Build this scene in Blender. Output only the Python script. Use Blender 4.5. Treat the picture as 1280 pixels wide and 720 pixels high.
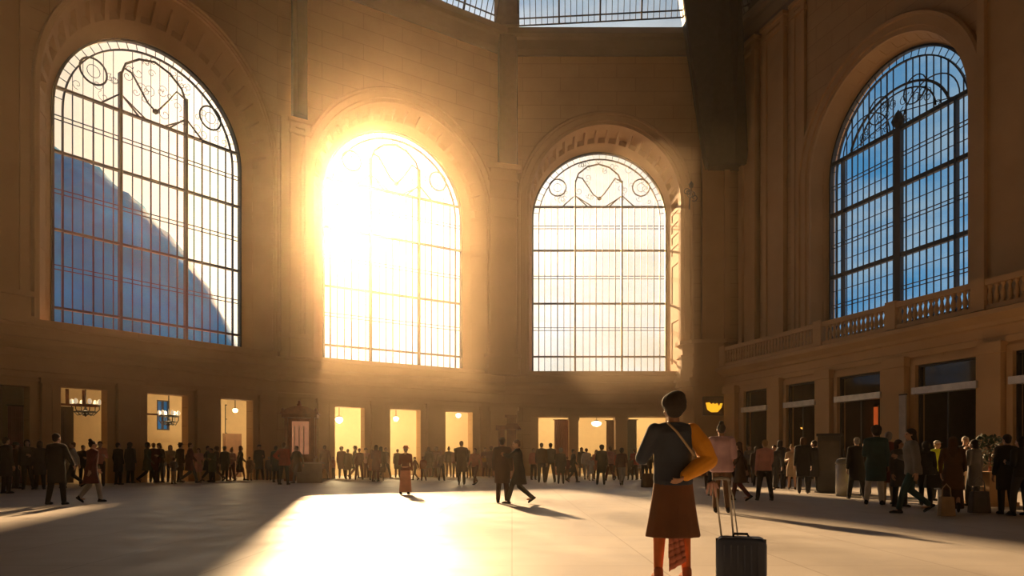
import bpy, bmesh, math, random
from mathutils import Vector, Matrix, Euler
R = math.radians
random.seed(7)
for _o in list(bpy.data.objects):
    bpy.data.objects.remove(_o, do_unlink=True)
SC = bpy.context.scene
COL = SC.collection

# ------------------------------------------------------------------ camera
CAM_H = 1.1
FPX = 900.0
cd = bpy.data.cameras.new('camera')
cam = bpy.data.objects.new('camera', cd)
COL.objects.link(cam)
cam.location = (0, 0, CAM_H)
cam.rotation_euler = (R(90), 0, 0)
cd.sensor_width = 36
cd.lens = FPX / 1280 * 36
cd.shift_y = 215 / 1280
cd.clip_end = 3000
SC.camera = cam

# ------------------------------------------------------------------ exposure
SC.view_settings.view_transform = 'Standard'
SC.view_settings.look = 'None'
SC.view_settings.gamma = 1
SC.view_settings.use_curve_mapping = False
SC.view_settings.exposure = 0.0
SC.cycles.max_bounces = 8
SC.cycles.diffuse_bounces = 5
SC.cycles.transparent_max_bounces = 16
SC.cycles.volume_bounces = 0
SC.cycles.sample_clamp_indirect = 6
SC.cycles.use_denoising = True

# ------------------------------------------------------------------ sun
SUN_AZ, SUN_EL = -13.8, 18.3          # degrees from straight ahead, above the horizon
sun_vec = Vector((math.sin(R(SUN_AZ)) * math.cos(R(SUN_EL)), math.cos(R(SUN_AZ)) * math.cos(R(SUN_EL)), math.sin(R(SUN_EL))))
sd = bpy.data.lights.new('sun', 'SUN')
sd.energy = 17
sd.color = (1.0, 0.62, 0.30)
sd.angle = R(2.0)
sun = bpy.data.objects.new('sun', sd)
COL.objects.link(sun)
sun.rotation_euler = (-sun_vec).to_track_quat('-Z', 'Y').to_euler()
HAZE_DENSITY = 0.0008
HAZE_G = 0.915
HAZE2_DENSITY = 0.012

# ------------------------------------------------------------------ node helpers
def new_mat(name):
    m = bpy.data.materials.new(name)
    m.use_nodes = True
    nt = m.node_tree
    nt.nodes.clear()
    out = nt.nodes.new('ShaderNodeOutputMaterial')
    return m, nt, out

def N(nt, typ, **kw):
    n = nt.nodes.new(typ)
    for k, v in kw.items():
        if k.startswith('_'):
            setattr(n, k[1:], v)
        else:
            n.inputs[k.replace('__', ' ')].default_value = v
    return n

def L(nt, a, ai, b, bi):
    nt.links.new(a.outputs[ai], b.inputs[bi])

def ramp(nt, stops, interp='LINEAR'):
    n = nt.nodes.new('ShaderNodeValToRGB')
    cr = n.color_ramp
    cr.interpolation = interp
    while len(cr.elements) < len(stops):
        cr.elements.new(0.5)
    for e, (p, c) in zip(cr.elements, stops):
        e.position = p
        e.color = (c[0], c[1], c[2], 1)
    return n

# ------------------------------------------------------------------ world sky
w = bpy.data.worlds.new('sky')
SC.world = w
w.use_nodes = True
nt = w.node_tree
nt.nodes.clear()
wo = nt.nodes.new('ShaderNodeOutputWorld')
bg = nt.nodes.new('ShaderNodeBackground')
tc = nt.nodes.new('ShaderNodeTexCoord')
dot = N(nt, 'ShaderNodeVectorMath', _operation='DOT_PRODUCT')
nrm = N(nt, 'ShaderNodeVectorMath', _operation='NORMALIZE')
L(nt, tc, 'Generated', nrm, 0)
L(nt, nrm, 0, dot, 0)
dot.inputs[1].default_value = sun_vec
# clouds
mp = nt.nodes.new('ShaderNodeMapping')
mp.inputs['Scale'].default_value = (1.0, 1.0, 2.2)
L(nt, nrm, 0, mp, 'Vector')
nz = N(nt, 'ShaderNodeTexNoise', Scale=5.0, Detail=7.0, Roughness=0.58)
L(nt, mp, 0, nz, 'Vector')
cl = ramp(nt, [(0.40, (0, 0, 0)), (0.66, (1, 1, 1))])
L(nt, nz, 'Fac', cl, 0)
blue = ramp(nt, [(0.0, (0.030, 0.085, 0.17)), (0.5, (0.045, 0.23, 0.46)), (0.62, (0.06, 0.27, 0.52)), (1.0, (0.02, 0.11, 0.27))])
sep = nt.nodes.new('ShaderNodeSeparateXYZ')
L(nt, nrm, 0, sep, 0)
up = N(nt, 'ShaderNodeMath', _operation='MULTIPLY_ADD')
up.inputs[1].default_value = 0.5
up.inputs[2].default_value = 0.5
L(nt, sep, 'Z', up, 0)
L(nt, up, 0, blue, 0)
mixc = N(nt, 'ShaderNodeMix', _data_type='RGBA')
cf = N(nt, 'ShaderNodeMath', _operation='MULTIPLY')
cf.inputs[1].default_value = 0.8
L(nt, cl, 0, cf, 0)
L(nt, cf, 0, mixc, 0)
L(nt, blue, 0, mixc, 6)
mixc.inputs[7].default_value = (0.42, 0.52, 0.56, 1)
warm = ramp(nt, [(0.0, (0, 0, 0)), (0.80, (0, 0, 0)), (0.895, (1, 1, 1)), (1.0, (1, 1, 1))])
L(nt, dot, 'Value', warm, 0)
warmc = ramp(nt, [(0.0, (0.80, 0.68, 0.50)), (0.93, (0.86, 0.78, 0.62)), (0.975, (1.0, 0.84, 0.58)), (1.0, (1.0, 0.88, 0.62))])
L(nt, dot, 'Value', warmc, 0)
gre = N(nt, 'ShaderNodeMix', _data_type='RGBA')      # clouds inside the bright part of the sky
L(nt, cl, 0, gre, 0)
L(nt, warmc, 0, gre, 6)
gre.inputs[7].default_value = (0.95, 0.94, 0.90, 1)
mixw = N(nt, 'ShaderNodeMix', _data_type='RGBA')
upf = N(nt, 'ShaderNodeMapRange')
upf.inputs['From Min'].default_value = 0.47
upf.inputs['From Max'].default_value = 0.54
upf.inputs['To Min'].default_value = 1.0
upf.inputs['To Max'].default_value = 0.12
L(nt, sep, 'Z', upf, 'Value')
wf = N(nt, 'ShaderNodeMath', _operation='MULTIPLY')
L(nt, warm, 0, wf, 0)
L(nt, upf, 0, wf, 1)
L(nt, wf, 0, mixw, 0)
L(nt, mixc, 2, mixw, 6)
crm = N(nt, 'ShaderNodeMapRange')
crm.inputs['From Min'].default_value = -0.50
crm.inputs['From Max'].default_value = -0.16
crm.inputs['To Min'].default_value = 1.0
crm.inputs['To Max'].default_value = 0.0
L(nt, sep, 'X', crm, 'Value')
crx = N(nt, 'ShaderNodeMix', _data_type='RGBA')
L(nt, crm, 0, crx, 0)
L(nt, gre, 2, crx, 6)
crx.inputs[7].default_value = (0.78, 0.62, 0.44, 1)
L(nt, crx, 2, mixw, 7)
strn = ramp(nt, [(0.0, (0.40,) * 3), (0.89, (0.42,) * 3), (0.94, (0.48,) * 3), (0.985, (0.8,) * 3), (1.0, (1.0,) * 3)])
L(nt, dot, 'Value', strn, 0)
st = N(nt, 'ShaderNodeMath', _operation='MULTIPLY')
st.inputs[1].default_value = 2.5
L(nt, strn, 0, st, 0)
L(nt, mixw, 2, bg, 'Color')
L(nt, st, 0, bg, 'Strength')
L(nt, bg, 0, wo, 'Surface')

# ------------------------------------------------------------------ materials
MATS = {}
def stone(name, col, col2, joint=(2.6, 0.95), bump=0.2, rough=0.78):
    m, nt, out = new_mat(name)
    p = N(nt, 'ShaderNodeBsdfPrincipled', Roughness=rough)
    tc = nt.nodes.new('ShaderNodeTexCoord')
    n1 = N(nt, 'ShaderNodeTexNoise', Scale=0.35, Detail=6.0, Roughness=0.6)
    L(nt, tc, 'Object', n1, 'Vector')
    r1 = ramp(nt, [(0.3, col), (0.7, col2)])
    L(nt, n1, 'Fac', r1, 0)
    n2 = N(nt, 'ShaderNodeTexNoise', Scale=9.0, Detail=5.0)
    L(nt, tc, 'Object', n2, 'Vector')
    last = r1
    li = 0
    h = N(nt, 'ShaderNodeMath', _operation='MULTIPLY')
    h.inputs[1].default_value = 0.25
    L(nt, n2, 'Fac', h, 0)
    hh = h
    if joint:
        sp = nt.nodes.new('ShaderNodeSeparateXYZ')
        L(nt, tc, 'Object', sp, 0)
        cb = nt.nodes.new('ShaderNodeCombineXYZ')
        L(nt, sp, 'X', cb, 'X')
        L(nt, sp, 'Z', cb, 'Y')
        br = N(nt, 'ShaderNodeTexBrick', Scale=1.0)
        br.inputs['Mortar Size'].default_value = 0.018
        br.inputs['Mortar Smooth'].default_value = 0.3
        br.inputs['Brick Width'].default_value = joint[0]
        br.inputs['Row Height'].default_value = joint[1]
        L(nt, cb, 0, br, 'Vector')
        br.inputs['Color1'].default_value = (1, 1, 1, 1)
        br.inputs['Color2'].default_value = (0.95, 0.94, 0.93, 1)
        br.inputs['Mortar'].default_value = (0.66, 0.60, 0.55, 1)
        mx = N(nt, 'ShaderNodeMix', _data_type='RGBA', _blend_type='MULTIPLY')
        mx.inputs[0].default_value = 0.8
        L(nt, r1, 0, mx, 6)
        L(nt, br, 'Color', mx, 7)
        last, li = mx, 2
        s = N(nt, 'ShaderNodeMath', _operation='SUBTRACT')
        L(nt, h, 0, s, 0)
        L(nt, br, 'Fac', s, 1)
        hh = s
    L(nt, last, li, p, 'Base Color')
    b = N(nt, 'ShaderNodeBump', Strength=bump, Distance=0.04)
    L(nt, hh, 0, b, 'Height')
    L(nt, b, 0, p, 'Normal')
    L(nt, p, 0, out, 0)
    MATS[name] = m
    return m

def plain(name, col, rough=0.6, metal=0.0, var=0.15, scale=3.0, emit=None, estr=0.0, bump=0.0):
    if name in MATS:
        return MATS[name]
    m, nt, out = new_mat(name)
    p = N(nt, 'ShaderNodeBsdfPrincipled', Roughness=rough, Metallic=metal)
    tc = nt.nodes.new('ShaderNodeTexCoord')
    n1 = N(nt, 'ShaderNodeTexNoise', Scale=scale, Detail=4.0)
    L(nt, tc, 'Object', n1, 'Vector')
    a = tuple(max(0, c * (1 - var)) for c in col)
    c2 = tuple(min(1, c * (1 + var)) for c in col)
    r1 = ramp(nt, [(0.3, a), (0.7, c2)])
    L(nt, n1, 'Fac', r1, 0)
    L(nt, r1, 0, p, 'Base Color')
    if bump:
        b = N(nt, 'ShaderNodeBump', Strength=bump, Distance=0.01)
        L(nt, n1, 'Fac', b, 'Height')
        L(nt, b, 0, p, 'Normal')
    if emit:
        p.inputs['Emission Color'].default_value = (*emit, 1)
        p.inputs['Emission Strength'].default_value = estr
    L(nt, p, 0, out, 0)
    MATS[name] = m
    return m

def cloth(name, col, rough=0.85):
    if name in MATS:
        return MATS[name]
    m, nt, out = new_mat(name)
    p = N(nt, 'ShaderNodeBsdfPrincipled', Roughness=rough)
    tc = nt.nodes.new('ShaderNodeTexCoord')
    n1 = N(nt, 'ShaderNodeTexNoise', Scale=5.0, Detail=3.0)
    L(nt, tc, 'Object', n1, 'Vector')
    r1 = ramp(nt, [(0.3, tuple(c * 0.85 for c in col)), (0.7, tuple(min(1, c * 1.15) for c in col))])
    L(nt, n1, 'Fac', r1, 0)
    wv = N(nt, 'ShaderNodeTexNoise', Scale=160.0, Detail=1.0)
    L(nt, tc, 'Object', wv, 'Vector')
    b = N(nt, 'ShaderNodeBump', Strength=0.15, Distance=0.003)
    L(nt, wv, 'Fac', b, 'Height')
    L(nt, b, 0, p, 'Normal')
    L(nt, r1, 0, p, 'Base Color')
    L(nt, p, 0, out, 0)
    MATS[name] = m
    return m

def glassy(name, tint, refl=0.05):
    m, nt, out = new_mat(name)
    t = N(nt, 'ShaderNodeBsdfTransparent')
    t.inputs['Color'].default_value = (*tint, 1)
    g = N(nt, 'ShaderNodeBsdfGlossy', Roughness=0.05)
    mx = N(nt, 'ShaderNodeMixShader')
    mx.inputs[0].default_value = refl
    L(nt, t, 0, mx, 1)
    L(nt, g, 0, mx, 2)
    L(nt, mx, 0, out, 0)
    MATS[name] = m
    return m

STONE = stone('limestone', (0.50, 0.305, 0.14), (0.60, 0.38, 0.185))
STONE_P = stone('limestone_plain', (0.50, 0.305, 0.14), (0.60, 0.38, 0.185), joint=None)
STONE_D = stone('limestone_dark', (0.20, 0.16, 0.12), (0.28, 0.22, 0.17), joint=None)  # dark tone, on the unseen walls chosen to cut bounced light
BRONZE = plain('dark_bronze', (0.045, 0.04, 0.035), 0.5, 0.6)
IRON = plain('black_iron', (0.03, 0.03, 0.032), 0.5, 0.3)
ROOF = plain('dark_roof_plaster', (0.10, 0.09, 0.08), 0.9)
WOOD = plain('dark_red_wood', (0.26, 0.075, 0.028), 0.45, 0, 0.3, 4)
CREAM = plain('cream_plaster', (0.62, 0.50, 0.32), 0.9, 0, 0.04)
DARKIN = plain('dark_interior_paint', (0.05, 0.04, 0.035), 0.8)
METALW = plain('pale_metal', (0.60, 0.57, 0.53), 0.4, 0.2)
GREYP = plain('grey_paint', (0.30, 0.28, 0.26), 0.6)
GLASS = glassy('clear_glass', (0.96, 0.96, 0.96))
GLASS_T = glassy('teal_glass', (0.50, 0.66, 0.70))

# floor
m, nt, out = new_mat('polished_stone_floor')
p = N(nt, 'ShaderNodeBsdfPrincipled', Roughness=0.35)
tcf = nt.nodes.new('ShaderNodeTexCoord')
n1 = N(nt, 'ShaderNodeTexNoise', Scale=0.25, Detail=7.0, Roughness=0.6)
L(nt, tcf, 'Object', n1, 'Vector')
r1 = ramp(nt, [(0.3, (0.52, 0.47, 0.42)), (0.7, (0.66, 0.61, 0.55))])
L(nt, n1, 'Fac', r1, 0)
br = N(nt, 'ShaderNodeTexBrick', Scale=1.0)
br.offset = 0.0
br.inputs['Mortar Size'].default_value = 0.01
br.inputs['Brick Width'].default_value = 1.5
br.inputs['Row Height'].default_value = 1.5
br.inputs['Color1'].default_value = (1, 1, 1, 1)
br.inputs['Color2'].default_value = (0.93, 0.92, 0.91, 1)
br.inputs['Mortar'].default_value = (0.55, 0.5, 0.46, 1)
L(nt, tcf, 'Object', br, 'Vector')
mx = N(nt, 'ShaderNodeMix', _data_type='RGBA', _blend_type='MULTIPLY')
mx.inputs[0].default_value = 0.7
L(nt, r1, 0, mx, 6)
L(nt, br, 'Color', mx, 7)
L(nt, mx, 2, p, 'Base Color')
n3 = N(nt, 'ShaderNodeTexNoise', Scale=1.3, Detail=6.0)
L(nt, tcf, 'Object', n3, 'Vector')
rr = ramp(nt, [(0.3, (0.42,) * 3), (0.7, (0.62,) * 3)])
L(nt, n3, 'Fac', rr, 0)
L(nt, rr, 0, p, 'Roughness')
L(nt, p, 0, out, 0)
FLOOR = m

# ------------------------------------------------------------------ mesh builder
class MB:
    def __init__(s):
        s.v = []
        s.f = []
    def add(s, vs, fs):
        o = len(s.v)
        s.v += [tuple(p) for p in vs]
        s.f += [tuple(i + o for i in f) for f in fs]
        return s
    def box(s, x0, x1, y0, y1, z0, z1, M=None):
        vs = [Vector((x, y, z)) for z in (z0, z1) for y in (y0, y1) for x in (x0, x1)]
        if M:
            vs = [M @ v for v in vs]
        return s.add(vs, [(0, 2, 3, 1), (4, 5, 7, 6), (0, 1, 5, 4), (2, 6, 7, 3), (0, 4, 6, 2), (1, 3, 7, 5)])
    def prism(s, poly, z0, z1, top=None):
        n = len(poly)
        top = top or poly
        vs = [(x, y, z0) for x, y in poly] + [(x, y, z1) for x, y in top]
        fs = [(i, (i + 1) % n, (i + 1) % n + n, i + n) for i in range(n)]
        return s.add(vs, fs + [tuple(range(n))[::-1], tuple(range(n, 2 * n))])
    def lathe(s, prof, c=(0, 0, 0), n=16, sx=1, sy=1):
        vs = []
        for r, z in prof:
            for k in range(n):
                a = 2 * math.pi * k / n
                vs.append((c[0] + r * sx * math.cos(a), c[1] + r * sy * math.sin(a), c[2] + z))
        fs = []
        for i in range(len(prof) - 1):
            for k in range(n):
                k2 = (k + 1) % n
                fs.append((i * n + k, i * n + k2, (i + 1) * n + k2, (i + 1) * n + k))
        fs.append(tuple(range(n))[::-1])
        fs.append(tuple((len(prof) - 1) * n + k for k in range(n)))
        return s.add(vs, fs)
    def tube(s, pts, r, n=6, closed=False, flat=1.0):
        pts = [Vector(p) for p in pts]
        m = len(pts)
        rs = r if isinstance(r, (list, tuple)) else [r] * m
        vs = []
        prev = None
        for i, p in enumerate(pts):
            if closed:
                t = pts[(i + 1) % m] - pts[i - 1]
            else:
                t = pts[min(i + 1, m - 1)] - pts[max(i - 1, 0)]
            t.normalize()
            if prev is None:
                a = Vector((0, 0, 1)) if abs(t.z) < 0.9 else Vector((0, 1, 0))
                u = t.cross(a).normalized()
            else:
                u = (prev - t * prev.dot(t)).normalized()
            prev = u
            v = t.cross(u)
            for k in range(n):
                an = 2 * math.pi * (k + 0.5) / n
                vs.append(p + (u * math.cos(an) + v * math.sin(an) * flat) * rs[i])
        fs = []
        for i in range(m if closed else m - 1):
            j = (i + 1) % m
            for k in range(n):
                k2 = (k + 1) % n
                fs.append((i * n + k, i * n + k2, j * n + k2, j * n + k))
        if not closed:
            fs.append(tuple(range(n))[::-1])
            fs.append(tuple((m - 1) * n + k for k in range(n)))
        return s.add(vs, fs)
    def strip(s, a, b, closed=False):
        n = len(a)
        fs = [(i, (i + 1) % n, n + (i + 1) % n, n + i) for i in range(n if closed else n - 1)]
        return s.add(list(a) + list(b), fs)
    def mesh(s, name, mat=None, smooth=False, fix=True):
        me = bpy.data.meshes.new(name)
        me.from_pydata(s.v, [], s.f)
        if fix:
            bm = bmesh.new()
            bm.from_mesh(me)
            bmesh.ops.recalc_face_normals(bm, faces=bm.faces)
            bm.to_mesh(me)
            bm.free()
        if smooth:
            for p in me.polygons:
                p.use_smooth = True
        if mat:
            me.materials.append(mat)
        return me
    def build(s, name, mat, parent=None, smooth=False, M=None, fix=True):
        me = s.mesh(name, mat, smooth, fix)
        o = bpy.data.objects.new(name, me)
        COL.objects.link(o)
        if parent is not None:
            o.parent = parent
        if M is not None:
            o.matrix_world = M
        return o

def tag(o, label=None, cat=None, group=None, kind=None):
    if label: o['label'] = label
    if cat: o['category'] = cat
    if group: o['group'] = group
    if kind: o['kind'] = kind
    return o

def empty(name, loc=(0, 0, 0), rz=0.0):
    o = bpy.data.objects.new(name, None)
    COL.objects.link(o)
    o.location = loc
    o.rotation_euler = (0, 0, rz)
    o.empty_display_size = 0.2
    return o

def pxray(px):
    return (px - 640) / FPX

class Frame:
    """a vertical wall plane: x along it, y outwards (away from the hall), z up"""
    def __init__(s, p0, p1):
        s.p0 = Vector((p0[0], p0[1], 0))
        s.p1 = Vector((p1[0], p1[1], 0))
        d = s.p1 - s.p0
        s.L = d.length
        s.u = d.normalized()
        s.ang = math.atan2(s.u.y, s.u.x)
        s.M = Matrix.Translation(s.p0) @ Matrix.Rotation(s.ang, 4, 'Z')
        s.Mi = s.M.inverted()
    def s_of(s, px, y=0.0):
        """distance along the wall where it is met by the sight line of column px"""
        k = pxray(px)
        o = s.M @ Vector((0, y, 0))
        return (k * o.y - o.x) / (s.u.x - k * s.u.y)
    def w(s, x, y, z=0):
        return s.M @ Vector((x, y, z))
    def empty(s, name):
        o = bpy.data.objects.new(name, None)
        COL.objects.link(o)
        o.matrix_world = s.M
        return o
# ================================================================== STRUCTURE
H_WALL = 30.6
F1 = Frame((-22.94, 28.93), (-13.455, 41.315))
F2 = Frame((-13.455, 41.315), (-0.56, 49.8))
F3 = Frame((-0.56, 49.8), (15.6, 49.8))
F4 = Frame((15.6, 49.8), (23.2, 24.97))
FS = Frame((14.1, 47.95), (21.25, 24.6))           # shop front below the balcony

def outline(cx, w, zb, sp, rise, off=0.0, off_top=None, n=44):
    """arched outline, bottom left -> over the arch -> bottom right"""
    ot = off if off_top is None else off_top
    pts = []
    for z in (zb, zb + (sp - zb) * 0.5, sp):
        pts.append((cx - w - off, z))
    for k in range(1, n):
        a = math.pi * (1 - k / n)
        pts.append((cx + (w + off) * math.cos(a), sp + (rise + ot) * math.sin(a)))
    for z in (sp, zb + (sp - zb) * 0.5, zb):
        pts.append((cx + w + off, z))
    return pts

def fill_loops(mb, loops, y):
    bm = bmesh.new()
    es = []
    for lp in loops:
        vs = [bm.verts.new((p[0], y, p[1])) for p in lp]
        for i in range(len(vs)):
            es.append(bm.edges.new((vs[i], vs[(i + 1) % len(vs)])))
    bmesh.ops.triangle_fill(bm, use_beauty=True, use_dissolve=False, edges=es)
    bm.verts.index_update()
    mb.add([v.co[:] for v in bm.verts], [[v.index for v in f.verts] for f in bm.faces])
    bm.free()

def notched(x0, x1, z0, z1, doors):
    lp = [(x0, z0)]
    for a, b, t in sorted(doors):
        lp += [(a, z0), (a, t), (b, t), (b, z0)]
    return lp + [(x1, z0), (x1, z1), (x0, z1)]

def wall(name, F, T, doors, holes_face, holes_back, z0=0.0, z1=H_WALL, ext=(1.3, 1.3), mat=None):
    mb = MB()
    fill_loops(mb, [notched(0, F.L, z0, z1, doors)] + holes_face, 0.0)
    T0 = 0.55 if (doors and T > 0.6) else T
    if T0 < T:
        zs = 5.6
        fill_loops(mb, [notched(-ext[0], F.L + ext[1], z0, zs, doors)], T0)
        fill_loops(mb, [[(-ext[0], zs), (F.L + ext[1], zs), (F.L + ext[1], z1), (-ext[0], z1)]] + holes_back, T)
        mb.strip([(-ext[0], T0, zs), (F.L + ext[1], T0, zs)], [(-ext[0], T, zs), (F.L + ext[1], T, zs)])
    else:
        fill_loops(mb, [notched(-ext[0], F.L + ext[1], z0, z1, doors)] + holes_back, T)
    for a, b, t in doors:
        mb.strip([(a, 0, z0), (a, 0, t), (b, 0, t), (b, 0, z0)], [(a, T0, z0), (a, T0, t), (b, T0, t), (b, T0, z0)])
    o = mb.build(name, mat or STONE, fix=False)
    o.matrix_world = F.M
    tag(o, kind='structure')
    return o

def coffer_reveal(name, F, cx, w, zb, sp, rise, D, side, top, depth=0.22):
    """splayed reveal with sunk coffers, from the window plane (y=D) to the wall face"""
    mb = MB()
    nA = 21
    fine = 4
    cells = []
    def pt(t, v):            # t: parameter along the outline, v: 0 at window, 1 at face
        off, ot = side * v, top * v
        y = D * (1 - v)
        if t < 0:            # left jamb, t = -(distance down from the spring)
            return Vector((cx - w - off, y, sp + t))
        if t > 1:
            return Vector((cx + w + off, y, sp - (t - 1)))
        a = math.pi * (1 - t)
        return Vector((cx + (w + off) * math.cos(a), y, sp + (rise + ot) * math.sin(a)))
    for k in range(nA):
        cells.append((k / nA, (k + 1) / nA))
    jl = sp - zb
    cuts = [0, 0.8, 1.6, 2.4, 3.2, jl * 0.62, jl]
    for a, b in zip(cuts[:-1], cuts[1:]):
        cells.append((-b, -a + (0 if a else 0)))
        cells.append((1 + a + 1e-9, 1 + b))
    def nout(t):
        if t < 0: return Vector((-1, 0, 0))
        if t > 1: return Vector((1, 0, 0))
        a = math.pi * (1 - t)
        return Vector((math.cos(a), 0, math.sin(a)))
    # inner fillet, smooth band, then the coffers
    V = [0.0, 0.22, 0.30, 0.90, 1.0]
    for a, b in cells:
        ts = [a + (b - a) * i / fine for i in range(fine + 1)]
        def row(tl, v, d=0.0):
            return [pt(t, v) + nout(min(max(t, -9), 9)) * d for t in tl]
        # plain bands
        mb.strip(row(ts, 0.0, 0), row(ts, 0.30, 0.0))
        mb.strip(row(ts, 0.90, 0), row(ts, 1.0, 0.0))
        m_ = 0.16
        ti = [a + (b - a) * (m_ + (1 - 2 * m_) * i / fine) for i in range(fine + 1)]
        v0, v1 = 0.30, 0.90
        va, vb = 0.37, 0.83
        mb.strip(row(ts, v0), row(ti, va))
        mb.strip(row(ti, vb), row(ts, v1))
        mb.strip([pt(a, v0), pt(a, v1)], [pt(ti[0], va), pt(ti[0], vb)])
        mb.strip([pt(ti[-1], va), pt(ti[-1], vb)], [pt(b, v0), pt(b, v1)])
        dp = depth if 0 <= a and b <= 1 else 0.03
        mb.strip(row(ti, va), row(ti, va, dp))
        mb.strip(row(ti, vb), row(ti, vb, dp))
        mb.strip([pt(ti[0], va), pt(ti[0], vb)], [pt(ti[0], va) + nout(ti[0]) * dp, pt(ti[0], vb) + nout(ti[0]) * dp])
        mb.strip([pt(ti[-1], va), pt(ti[-1], vb)], [pt(ti[-1], va) + nout(ti[-1]) * dp, pt(ti[-1], vb) + nout(ti[-1]) * dp])
        mb.strip(row(ti, va, dp), row(ti, vb, dp))
    # sloping sill
    mb.strip([(cx - w - side, 0, zb), (cx - w, D + 0.3, zb)], [(cx + w + side, 0, zb), (cx + w, D + 0.3, zb)])
    # tunnel behind the glass
    o1 = [(p[0], D, p[1]) for p in outline(cx, w, zb, sp, rise)]
    o2 = [(p[0], D + 0.3, p[1]) for p in outline(cx, w, zb, sp, rise)]
    mb.strip(o1, o2)
    o = mb.build(name, STONE_P, fix=False)
    o.matrix_world = F.M
    tag(o, kind='structure')
    return o

def sweep_outline(mb, prof, cx, w, zb, sp, rise, side, top):
    """prof: list of (offset outwards, y) swept along the arched outline"""
    loops = []
    for r, y in prof:
        loops.append([(p[0], y, p[1]) for p in outline(cx, w, zb, sp, rise, side + r, top + r)])
    for a, b in zip(loops[:-1], loops[1:]):
        mb.strip(a, b)

def archivolt(name, F, cx, w, zb, sp, rise, side, top, width):
    k = width
    prof = [(-0.02, 0), (-0.02, -0.14), (0.22 * k, -0.14), (0.26 * k, -0.24), (0.70 * k, -0.24), (0.74 * k, -0.34), (0.90 * k, -0.36), (k, -0.26), (k, 0)]
    mb = MB()
    sweep_outline(mb, prof, cx, w, zb, sp, rise, side, top)
    # inner roll around the window
    o = mb.build(name, STONE_P, fix=False)
    o.matrix_world = F.M
    tag(o, kind='structure')

def sweep_path(mb, path, prof):
    """prof (offset into the hall, z) swept along a plan polyline with mitred corners; hall is on the right of the path"""
    P = [Vector((p[0], p[1])) for p in path]
    n = len(P)
    mit = []
    for i in range(n):
        if i == 0: d = (P[1] - P[0]).normalized(); m_ = Vector((d.y, -d.x))
        elif i == n - 1: d = (P[-1] - P[-2]).normalized(); m_ = Vector((d.y, -d.x))
        else:
            d0 = (P[i] - P[i - 1]).normalized(); d1 = (P[i + 1] - P[i]).normalized()
            n0 = Vector((d0.y, -d0.x)); n1 = Vector((d1.y, -d1.x))
            m_ = (n0 + n1).normalized()
            m_ = m_ / max(0.3, m_.dot(n0))
        mit.append(m_)
    rows = [[(P[i].x + mit[i].x * r, P[i].y + mit[i].y * r, z) for i in range(n)] for r, z in prof]
    for a, b in zip(rows[:-1], rows[1:]):
        mb.strip(a, b)
    mb.add([r_[0] for r_ in rows], [tuple(range(len(rows)))])
    mb.add([r_[-1] for r_ in rows], [tuple(range(len(rows)))])

# ---- floor and outer ground
mb = MB(); mb.box(-60, 60, -24, 80, -0.3, 0)
tag(mb.build('floor', FLOOR), kind='structure')

# ---- windows data: (frame, centre, half width, sill z, scale of the bar heights, depth, splay side, splay top, archivolt)
WIN = [
    (F1, 9.34, 4.85, 7.30, 1.0, 1.5, 1.05, 2.0, 0.28),
    (F2, 8.04, 4.90, 7.20, 1.0, 1.5, 1.10, 1.15, 0.85),
    (F3, 6.98, 4.95, 7.25, 1.07, 3.2, 0.30, 0.55, 0.85),
    (F4, 12.62, 4.86, 7.30, 1.0, 1.07, 0.40, 0.40, 0.90),
]
def spring_of(k): return (17.4 * k + 1.1) - 0.95
TZ = lambda k, h: h * k + 1.1

door_px = {
    1: [(-30, 36, 4.3), (75, 133, 4.4), (183, 234, 4.4), (275, 315, 4.4)],
    2: [(418, 455, 4.3), (487, 525, 4.3), (556, 590, 4.3)],
    3: [(673, 711, 4.05), (723, 769, 4.05), (784, 834, 4.05)],
}
doors = {}
for k, F in ((1, F1), (2, F2), (3, F3)):
    doors[k] = [(F.s_of(a), F.s_of(b), t) for a, b, t in door_px[k]]
doors[1][0] = (0.25, doors[1][0][1], 4.3)

for i, (F, cx, w_, zb, k, D, side, top, av) in enumerate(WIN):
    sp = spring_of(k)
    rise = w_
    fo = outline(cx, w_, zb, sp, rise, side, top)
    bo = outline(cx, w_, zb, sp, rise)
    nm = ['wall_left', 'wall_back_left', 'wall_back', 'wall_right'][i]
    wall(nm, F, D + 0.3, doors.get(i + 1, []), [fo], [bo], z0=0.0 if i < 3 else 6.4)
    coffer_reveal('trim_%d' % (i + 1), F, cx, w_, zb, sp, rise, D, side, top, 0.34 if i < 3 else 0.02)
    archivolt('trim_%d' % (i + 5), F, cx, w_, zb, sp, rise, side, top, av)

# ---- remaining shell of the hall (behind and beside the camera)
mb = MB()
mb.box(-24.4, -23.0, -20, 28.9, 0, 34.5)
tag(mb.build('wall_left_side', STONE_D), kind='structure')
mb = MB()
mb.prism([(21.3, 24.6), (25.5, 24.6), (25.5, -20), (21.3, -20)], 0, 34.5)
tag(mb.build('wall_right_side', STONE_D), kind='structure')
mb = MB(); mb.box(-25, 26, -21.4, -20, 0, 34.5)
tag(mb.build('wall_front', STONE_D), kind='structure')
mb = MB()
cp = [F1.w(-1, 0.6), F1.w(F1.L, 0.3), F2.w(1.0, -2.3), Vector((-0.4, 47.1, 0)), Vector((11.8, 46.4, 0)), Vector((14.0, 46.6, 0)), Vector((15.0, 45.6, 0)), F4.w(4.0, -0.5), F4.w(F4.L + 1, 0.5)]
mb.prism([(q.x, q.y) for q in cp] + [(32, 24), (32, -22), (-30, -22), (-30, 26)], 34.4, 35)
tag(mb.build('ceiling', ROOF), kind='structure')

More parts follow.
